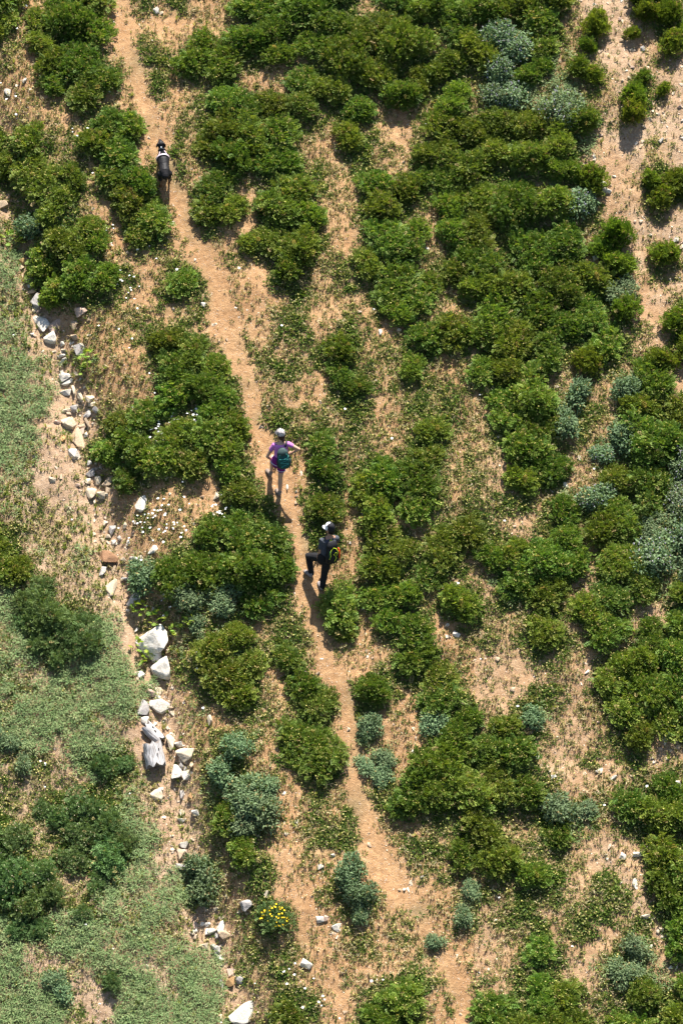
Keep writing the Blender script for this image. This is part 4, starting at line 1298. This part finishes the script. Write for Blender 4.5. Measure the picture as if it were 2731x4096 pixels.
for ank, heel, toe in ((ankR, heelR, toeR), (ankL, heelL, toeL)):
    up_, so_ = foot_shoe(ank, heel, toe, A(0, -.5, .87))
    s_ = fuse('shoe', up_, .006, M['shoe'], W, 2, .4); raw('sole', so_, M['sole'], s_)
cap_hat(hc + A(0, 0, .022), hax, .99, M['camo'], M['brimd'], W)
bk = hc - hax[1] * .075 - hax[2] * .03
fuse('hair', [ball(hc - hax[1] * .022 - A(0, 0, .012), A(.082, .088, .088), hax), ball(bk - A(0, 0, .02), A(.05, .04, .05), hax), ball(bk - hax[1] * .028 - A(0, 0, .035), A(.034, .03, .040), hax), loft([bk - A(0, 0, .05), bk - A(.0, .01, .11)], [.026, .012], BX, 8)], .007, M['hair_f'], W, 2, .5)

def backpack(name, label, loc, c, right, up, out, hw, hh, dep, mats, cords, straps, extra=()):
    e = bpy.data.objects.new(name, None); COL.objects.link(e); e.location = loc
    tag(e, label, 'backpack', 'backpacks worn by the hikers')
    def pt(u, v, w):
        return c + right * u + up * v + out * w
    lv = np.array([-1, -.93, -.7, -.3, .1, .5, .8, .95, 1.0]); wd = np.array([.62, .84, .97, 1.0, .98, .93, .80, .60, .42]); dp = np.array([.6, .85, 1.0, 1.0, .95, .82, .62, .45, .3])
    b = raw('pack_body', [loft([pt(0, v * hh, d * dep) for v, d in zip(lv, dp)], [(hw * w, dep * d) for w, d in zip(wd, dp)], right, 26, 2.7, False)], mats[0], e)
    lv2 = [-.86, -.8, -.5, -.1, .18, .24]
    raw('front_pocket', [loft([pt(0, v * hh, dep * 1.75) for v in lv2], [(hw * w, dep * .36) for w in (.5, .68, .78, .78, .68, .45)], right, 20, 2.7, False)], mats[1], e)
    raw('lid', [loft([pt(0, hh * .62, dep * 1.05), pt(0, hh * .8, dep * .85), pt(0, hh * .97, dep * .52)], [(hw * .93, dep * .8), (hw * .86, dep * .74), (hw * .6, dep * .5)], right, 20, 2.6)], mats[2], e)
    hd = [pt(math.sin(t) * .03, hh * 1.0 + math.cos(t) * .035, dep * .3) for t in np.linspace(-2, 2, 9)]
    raw('grab_loop', [tube_np(np.array(hd), .008, 6) + (None,)], mats[4], e)
    for s in (-1, 1):
        raw('side_pocket', [loft([pt(s * hw * .98, v * hh, dep * .8) for v in (-.85, -.6, -.2)], [(hw * .14, dep * .6), (hw * .2, dep * .68), (hw * .18, dep * .64)], right, 12)], mats[3], e)
    for nm, m, w, pts in cords:
        raw(nm, [tube_np(np.array([pt(u * hw, v * hh, dep * (2.14 if -.86 < v < .25 and abs(u) < .8 else 1.05 + .9 * max(0, 1 - abs(v) ** 3 * .75) * (1 - .25 * abs(u) ** 4))) for u, v in pts]), w, 6) + (None,)], m, e)
    for pts, w, m in straps:
        raw('shoulder_strap', [loft([np.array(p) for p in pts], [(w, .007)] * len(pts), right, 10, 3)], m, e)
    return e, pt

rt = unit(A(.985, .17, .10)); ot = unit(A(.22, -.95, .12)); upv = unit(np.cross(rt, -ot)); upv = upv if upv[2] > 0 else -upv
zz = np.linspace(0, 1, 30)
wav = [(.62 * math.sin(t * 12), .15 - .9 * t) for t in zz]
PB, _pt = backpack('backpack', 'small dark teal backpack with aqua cords on the pink-shirted hiker', W.location, A(.070, -.005, 1.035), rt, upv, ot, .130, .215, .075,
    (M['teal'], M['teal'], M['tealg'], M['strap'], M['strap']),
    [('bungee_cord', M['aqua'], .0028, wav), ('piping', M['aqua'], .005, [(-.75, .22), (-.3, .14), (.2, .16), (.7, .26), (.85, .42)]), ('zip_line', M['aqua'], .003, [(-.8, -.1), (-.82, .3), (-.6, .62), (0, .74), (.6, .62), (.85, .3)])],
    [([shL + (.085, -.055, -.03), shL + (.06, -.035, .045), shL + (.045, .03, .055), shL + (.04, .10, -.03), A(-.09, .18, 1.08)], .024, M['strap']),
     ([shR + (-.075, -.06, -.03), shR + (-.055, -.035, .045), shR + (-.05, .03, .055), shR + (-.04, .10, -.03), A(.17, .18, 1.08)], .024, M['strap']),
     ([A(-.065, .015, .93), A(-.11, .06, .935), A(-.135, .14, .945)], .016, M['strap'])])
for a_, b_ in ((A(-.055, -.02, .90), A(-.09, .0, .66)), (A(-.07, .03, .88), A(-.12, .03, .60))):
    raw('hanging_strap', [loft([a_, a_ * .5 + b_ * .5 + A(-.01, -.01, 0), b_], [(.010, .004)] * 3, BX, 8)], M['strap'], PB)
bt = bpy.data.objects.new('water_bottle', None); COL.objects.link(bt); bt.location = W.location
tag(bt, 'grey-blue bottle in the side pocket of the teal backpack', 'bottle')
raw('bottle_body', [loft([A(.215, -.01, .86), A(.218, -.005, .95), A(.22, 0, 1.0)], [.030, .031, .024], BX, 12)], M['metalw'], bt)
raw('bottle_cap', [loft([A(.22, .0, 1.01), A(.222, .002, 1.035)], [.018, .018], BX, 10)], M['strap'], bt)
ls = bpy.data.objects.new('dog_leash', None); COL.objects.link(ls); ls.location = W.location
tag(ls, 'tan leash loops hanging from the left hand of the pink-shirted hiker', 'leash')
hl = wrL + unit(A(.45, .55, -.55)) * .08
raw('loop', [tube_np(np.array([hl + A(.02 * math.sin(t * 2), -.03, -.16 + .16 * math.cos(t)) + A(.035 * math.sin(t), 0, 0) for t in np.linspace(0, 6.28, 22)]), .006, 6) + (None,)], M['leash'], ls)
raw('loop', [tube_np(np.array([hl + A(.05 + .03 * math.sin(t), -.04, -.13 + .13 * math.cos(t)) for t in np.linspace(0, 6.28, 22)]), .005, 6) + (None,)], M['strap'], ls)
raw('handle', [loft([hl + A(-.03, -.02, .02), hl + A(.0, -.03, -.03), hl + A(.015, -.03, -.09)], [(.035, .022), (.038, .026), (.022, .018)], BX, 10, 2.6)], M['blackn'], ls)

# ---- the hiker in black trousers
D_ = person_empty(1288, 2362, 'person in charcoal shirt, black trousers and white-fronted cap climbing the path')
hipR, kneeR, ankR, heelR, toeR = A(.105, .02, .80), A(.052, .045, .43), A(.005, .02, .10), A(.01, -.02, .005), A(-.085, .20, .10)
hipL, kneeL, ankL, heelL, toeL = A(-.01, .09, .80), A(-.285, .375, .635), A(-.225, .265, .265), A(-.205, .225, .165), A(-.40, .37, .265)
pel, waist, chest, necb = A(.06, .055, .84), A(.10, .07, 1.0), A(.145, .105, 1.18), A(.160, .14, 1.335)
shL, shR = A(.0, .075, 1.275), A(.305, .20, 1.235)
elL, wrL = A(-.035, .025, .985), A(-.098, .09, .735)
elR, wrR = A(.31, .37, .99), A(.15, .47, .90)
hc, hf = A(.170, .17, 1.495), A(-.82, .57, -.05)
BX = unit(A(.85, .42, 0)); BZ = A(0, 0, 1)
torso_f = [pel - (0, 0, .06), pel, waist, chest - (0, 0, .04), chest + (0, 0, .07), necb]
hp, hax = head_parts_3d(hc, hf, s=1.02)
body = [loft(torso_f, [(.150, .110), (.155, .112), (.140, .105), (.165, .112), (.155, .095), (.062, .062)], BX, 16),
        loft([necb - (0, 0, .03), hc - (0, 0, .06)], [.058, .054], BX, 12),
        loft(leg(hipR, kneeR, ankR), [.088, .076, .055, .058, .038], BX), loft(leg(hipL, kneeL, ankL), [.088, .078, .057, .058, .038], BX),
        loft([necb + (-.03, 0, -.04), shL, shL * .5 + elL * .5, elL], [.058, .056, .049, .041], A(0, 1, 0)), loft([elL, elL * .65 + wrL * .35, wrL], [.041, .042, .028], A(0, 1, 0)),
        loft([necb + (.03, 0, -.04), shR, shR * .5 + elR * .5, elR], [.058, .056, .049, .041], A(0, 1, 0)), loft([elR, elR * .65 + wrR * .35, wrR], [.041, .042, .028], A(0, 1, 0)),
        loft([ankR + (0, 0, .02), heelR + (-.01, .03, .04), toeR - unit(toeR - heelR) * .05], [.036, .032, .026], BX), loft([ankL + (0, 0, .02), heelL + (-.01, .03, .05), toeL - unit(toeL - heelL) * .05], [.036, .032, .026], BX)] + hp
body += hand_parts(wrL, A(-.08, .08, -1), A(-.9, -.4, .1), -1, .55) + hand_parts(wrR, A(-.8, .5, -.3), A(.3, .4, .8), 1, .6)
fuse('body', body, .0065, M['skin_m'], D_, 2, .35)
for q in (-1, 1):
    raw('eye', [ball(hc + hax[1] * .086 + hax[0] * .03 * q + hax[2] * .012, .011, None, 6)], M['eye'], D_)
sh = [loft([waist - (0, 0, .13), waist, chest - (0, 0, .04), chest + (0, 0, .07), necb - (0, 0, .025)], [(.168, .128), (.155, .120), (.176, .124), (.168, .108), (.070, .070)], BX, 18),
      loft([necb + (-.03, 0, -.06), shL, shL * .45 + elL * .55], [.066, .068, .064], A(0, 1, 0)), loft([necb + (.03, 0, -.06), shR, shR * .45 + elR * .55], [.066, .068, .064], A(0, 1, 0))]
fuse('shirt', sh, .009, M['shirt_m'], D_, 2, .5)
tr_ = [loft([pel + (0, 0, .09), pel, pel - (0, 0, .06)], [(.158, .118), (.168, .124), (.160, .118)], BX, 18), loft([hipR, hipR * .5 + kneeR * .5, kneeR, kneeR * .5 + ankR * .5, ankR - (0, 0, .02)], [.104, .092, .076, .070, .060], BX),
       loft([hipL, hipL * .5 + kneeL * .5, kneeL, kneeL * .5 + ankL * .5, ankL - (0, 0, .02)], [.104, .094, .080, .072, .060], BX)]
fuse('trousers', tr_, .009, M['trouser'], D_, 2, .5)
for ank, heel, toe in ((ankR, heelR, toeR), (ankL, heelL, toeL)):
    up_, so_ = foot_shoe(ank, heel, toe, A(0, -.5, .87))
    s_ = fuse('shoe', up_, .006, M['shoeg'], D_, 2, .4); raw('sole', so_, M['sole'], s_)
cap_hat(hc + A(0, 0, .024), hax, 1.03, M['capw'], M['capw'], D_, M['capb'])
fuse('hair', [ball(hc - hax[1] * .020 - A(0, 0, .010), A(.084, .092, .092), hax), ball(hc - hax[1] * .05 - A(0, 0, .055), A(.062, .05, .05), hax)], .007, M['hair_m'], D_, 2, .5)
ring_trim(elL * .12 + wrL * .88, elL - wrL, .032, M['strap'], D_, .010, 'watch_band', A(0, 1, 0))
rt = unit(A(.83, .52, -.04)); ot = unit(A(.50, -.86, .10)); upv = unit(np.cross(rt, -ot)); upv = upv if upv[2] > 0 else -upv
PB, pt = backpack('backpack', 'black backpack with neon yellow cords on the black-clad hiker', D_.location, A(.185, .000, 1.055), rt, upv, ot, .135, .245, .070,
    (M['blackn'], M['blackn'], M['blackn'], M['blackn'], M['neon']),
    [('neon_cord', M['neon'], .0075, [(-.80, -.45), (-.62, -.1), (-.70, .15), (-.45, .42), (0, .58), (.45, .42), (.70, .12), (.62, -.05)]), ('neon_cord', M['neon'], .006, [(.0, -.02), (.25, .12), (.5, .02), (.45, -.2)]),
     ('neon_cord', M['neon'], .0065, [(.15, -.15), (.35, -.42), (.15, -.62), (.0, -.72)]), ('piping', M['greenp'], .007, [(-.78, -.3), (-.8, .05), (-.62, .36)]), ('neon_cord', M['neon'], .005, [(-.15, .05), (-.05, -.12), (.12, -.1)])],
    [([shL + (.075, -.065, -.03), shL + (.06, -.03, .055), shL + (.05, .04, .06), shL + (.03, .10, -.04), A(-.02, .17, 1.08)], .026, M['strap']),
     ([shR + (-.04, -.09, -.01), shR + (-.05, -.04, .06), shR + (-.06, .03, .065), shR + (-.08, .09, -.03), A(.18, .26, 1.05)], .026, M['strap'])])
bt = bpy.data.objects.new('water_bottle', None); COL.objects.link(bt); bt.location = D_.location
tag(bt, 'bright orange bottle in the side pocket of the black backpack', 'bottle')
c0 = pt(.155, -.06, .06)
raw('bottle_body', [loft([c0 - upv * .12, c0, c0 + upv * .06], [.034, .036, .030], rt, 14)], M['orange'], bt)
raw('bottle_cap', [loft([c0 + upv * .07, c0 + upv * .105], [.022, .018], rt, 12)], M['orange'], bt)

# ---- the dog
DP = hit1(660, 742)
dog = bpy.data.objects.new('dog', None); COL.objects.link(dog); dog.location = DP
dog.rotation_mode = 'QUATERNION'
dog.rotation_quaternion = Quaternion((0, 0, 1), R(9)) @ Quaternion((1, 0, 0), R(24))
tag(dog, 'black dog with tan legs and a pale harness walking up the path', 'dog')
M['fur'] = cloth_mat('black_fur', (.012, .011, .012), rough=.6, scale=40, var=.5, bump=.5); M['furtan'] = cloth_mat('tan_fur', (.16, .09, .045), rough=.8, scale=40, var=.4); M['harness'] = cloth_mat('pale_harness', (.62, .50, .55), var=.2); M['tagw'] = cloth_mat('white_tag', (.8, .85, .85), var=.03)
def quad(s, front):
    if front:
        return [A(s * .085, .46, .40), A(s * .095, .45, .27), A(s * .09, .47, .15), A(s * .09, .46, .05), A(s * .09, .49, .02)], [.062, .042, .029, .024, .028]
    return [A(s * .09, .03, .40), A(s * .105, .06, .28), A(s * .10, -.07, .17), A(s * .10, -.055, .05), A(s * .10, -.02, .02)], [.085, .058, .032, .025, .029]
dbody = [loft([A(0, -.05, .44), A(0, .05, .46), A(0, .20, .455), A(0, .36, .445), A(0, .50, .46), A(0, .56, .50)], [(.095, .095), (.125, .115), (.118, .115), (.140, .145), (.120, .130), (.085, .09)], A(1, 0, 0), 16),
         loft([A(0, .50, .50), A(-.01, .60, .58), A(-.015, .66, .62)], [.085, .072, .068], A(1, 0, 0)),
         ball(A(-.018, .69, .64), A(.075, .085, .070)), loft([A(-.02, .74, .625), A(-.022, .83, .60), A(-.024, .875, .595)], [.046, .034, .028], A(1, 0, 0)),
         loft([A(0, -.08, .47), A(.02, -.13, .42), A(.03, -.15, .34)], [.028, .020, .012], A(1, 0, 0))]
for s in (-1, 1):
    dbody.append(loft([A(s * .06 - .02, .66, .69), A(s * .095 - .02, .645, .64), A(s * .10 - .02, .65, .575)], [(.020, .032), (.016, .036), (.010, .024)], A(1, 0, 0), 10))
    for fr in (True, False):
        pth, rd = quad(s, fr)
        if s < 0 and fr:
            pth = [p + A(0, .05 * (1 - k / 4) * 0 + .025 * k, 0) for k, p in enumerate(pth)]
        if s > 0 and not fr:
            pth = [p + A(0, .025 * k, .0) for k, p in enumerate(pth)]
        dbody.append(loft(pth, rd, A(1, 0, 0), 10))
db = fuse('body', dbody, .011, M['fur'], dog, 2, .6)
db.data.materials.append(M['furtan'])
cz = np.zeros(len(db.data.polygons) * 3); db.data.polygons.foreach_get('center', cz); cz = cz.reshape(-1, 3)
mi = np.where((cz[:, 2] < .24) | ((cz[:, 1] > .82)), 1, 0).astype(np.int32); db.data.polygons.foreach_set('material_index', mi)
raw('nose', [ball(A(-.024, .905, .60), A(.014, .010, .012), None, 6)], M['eye'], dog)
for s in (-1, 1):
    raw('eye', [ball(A(-.02 + s * .036, .755, .665), .009, None, 6)], M['eye'], dog)
hr = [loft([A(.0 + .148 * math.sin(t), .40 + .02 * math.cos(t), .46 + .150 * math.cos(t)) for t in np.linspace(-1.9, 1.9, 17)], [(.018, .005)] * 17, A(0, 1, 0), 8, 2.5),
      loft([A(.10, .40, .57), A(.06, .50, .585), A(.02, .56, .60)], [(.010, .004)] * 3, A(1, 0, 0), 8), loft([A(-.10, .40, .57), A(-.06, .50, .585), A(-.03, .56, .60)], [(.010, .004)] * 3, A(1, 0, 0), 8)]
hs_ = raw('harness', hr, M['harness'], dog)
raw('collar', [tube_np(np.array([A(-.008 + .080 * math.cos(t), .575 + .01 * math.sin(t) - .03 * math.sin(t), .555 + .078 * math.sin(t)) for t in np.linspace(0, 6.2832, 25)]), .012, 6) + (None,)], M['strap'], dog)
raw('collar_tag', [ball(A(-.02, .585, .645), A(.016, .016, .014), None, 6)], M['tagw'], dog)
#INSERT_END
finish_labels()
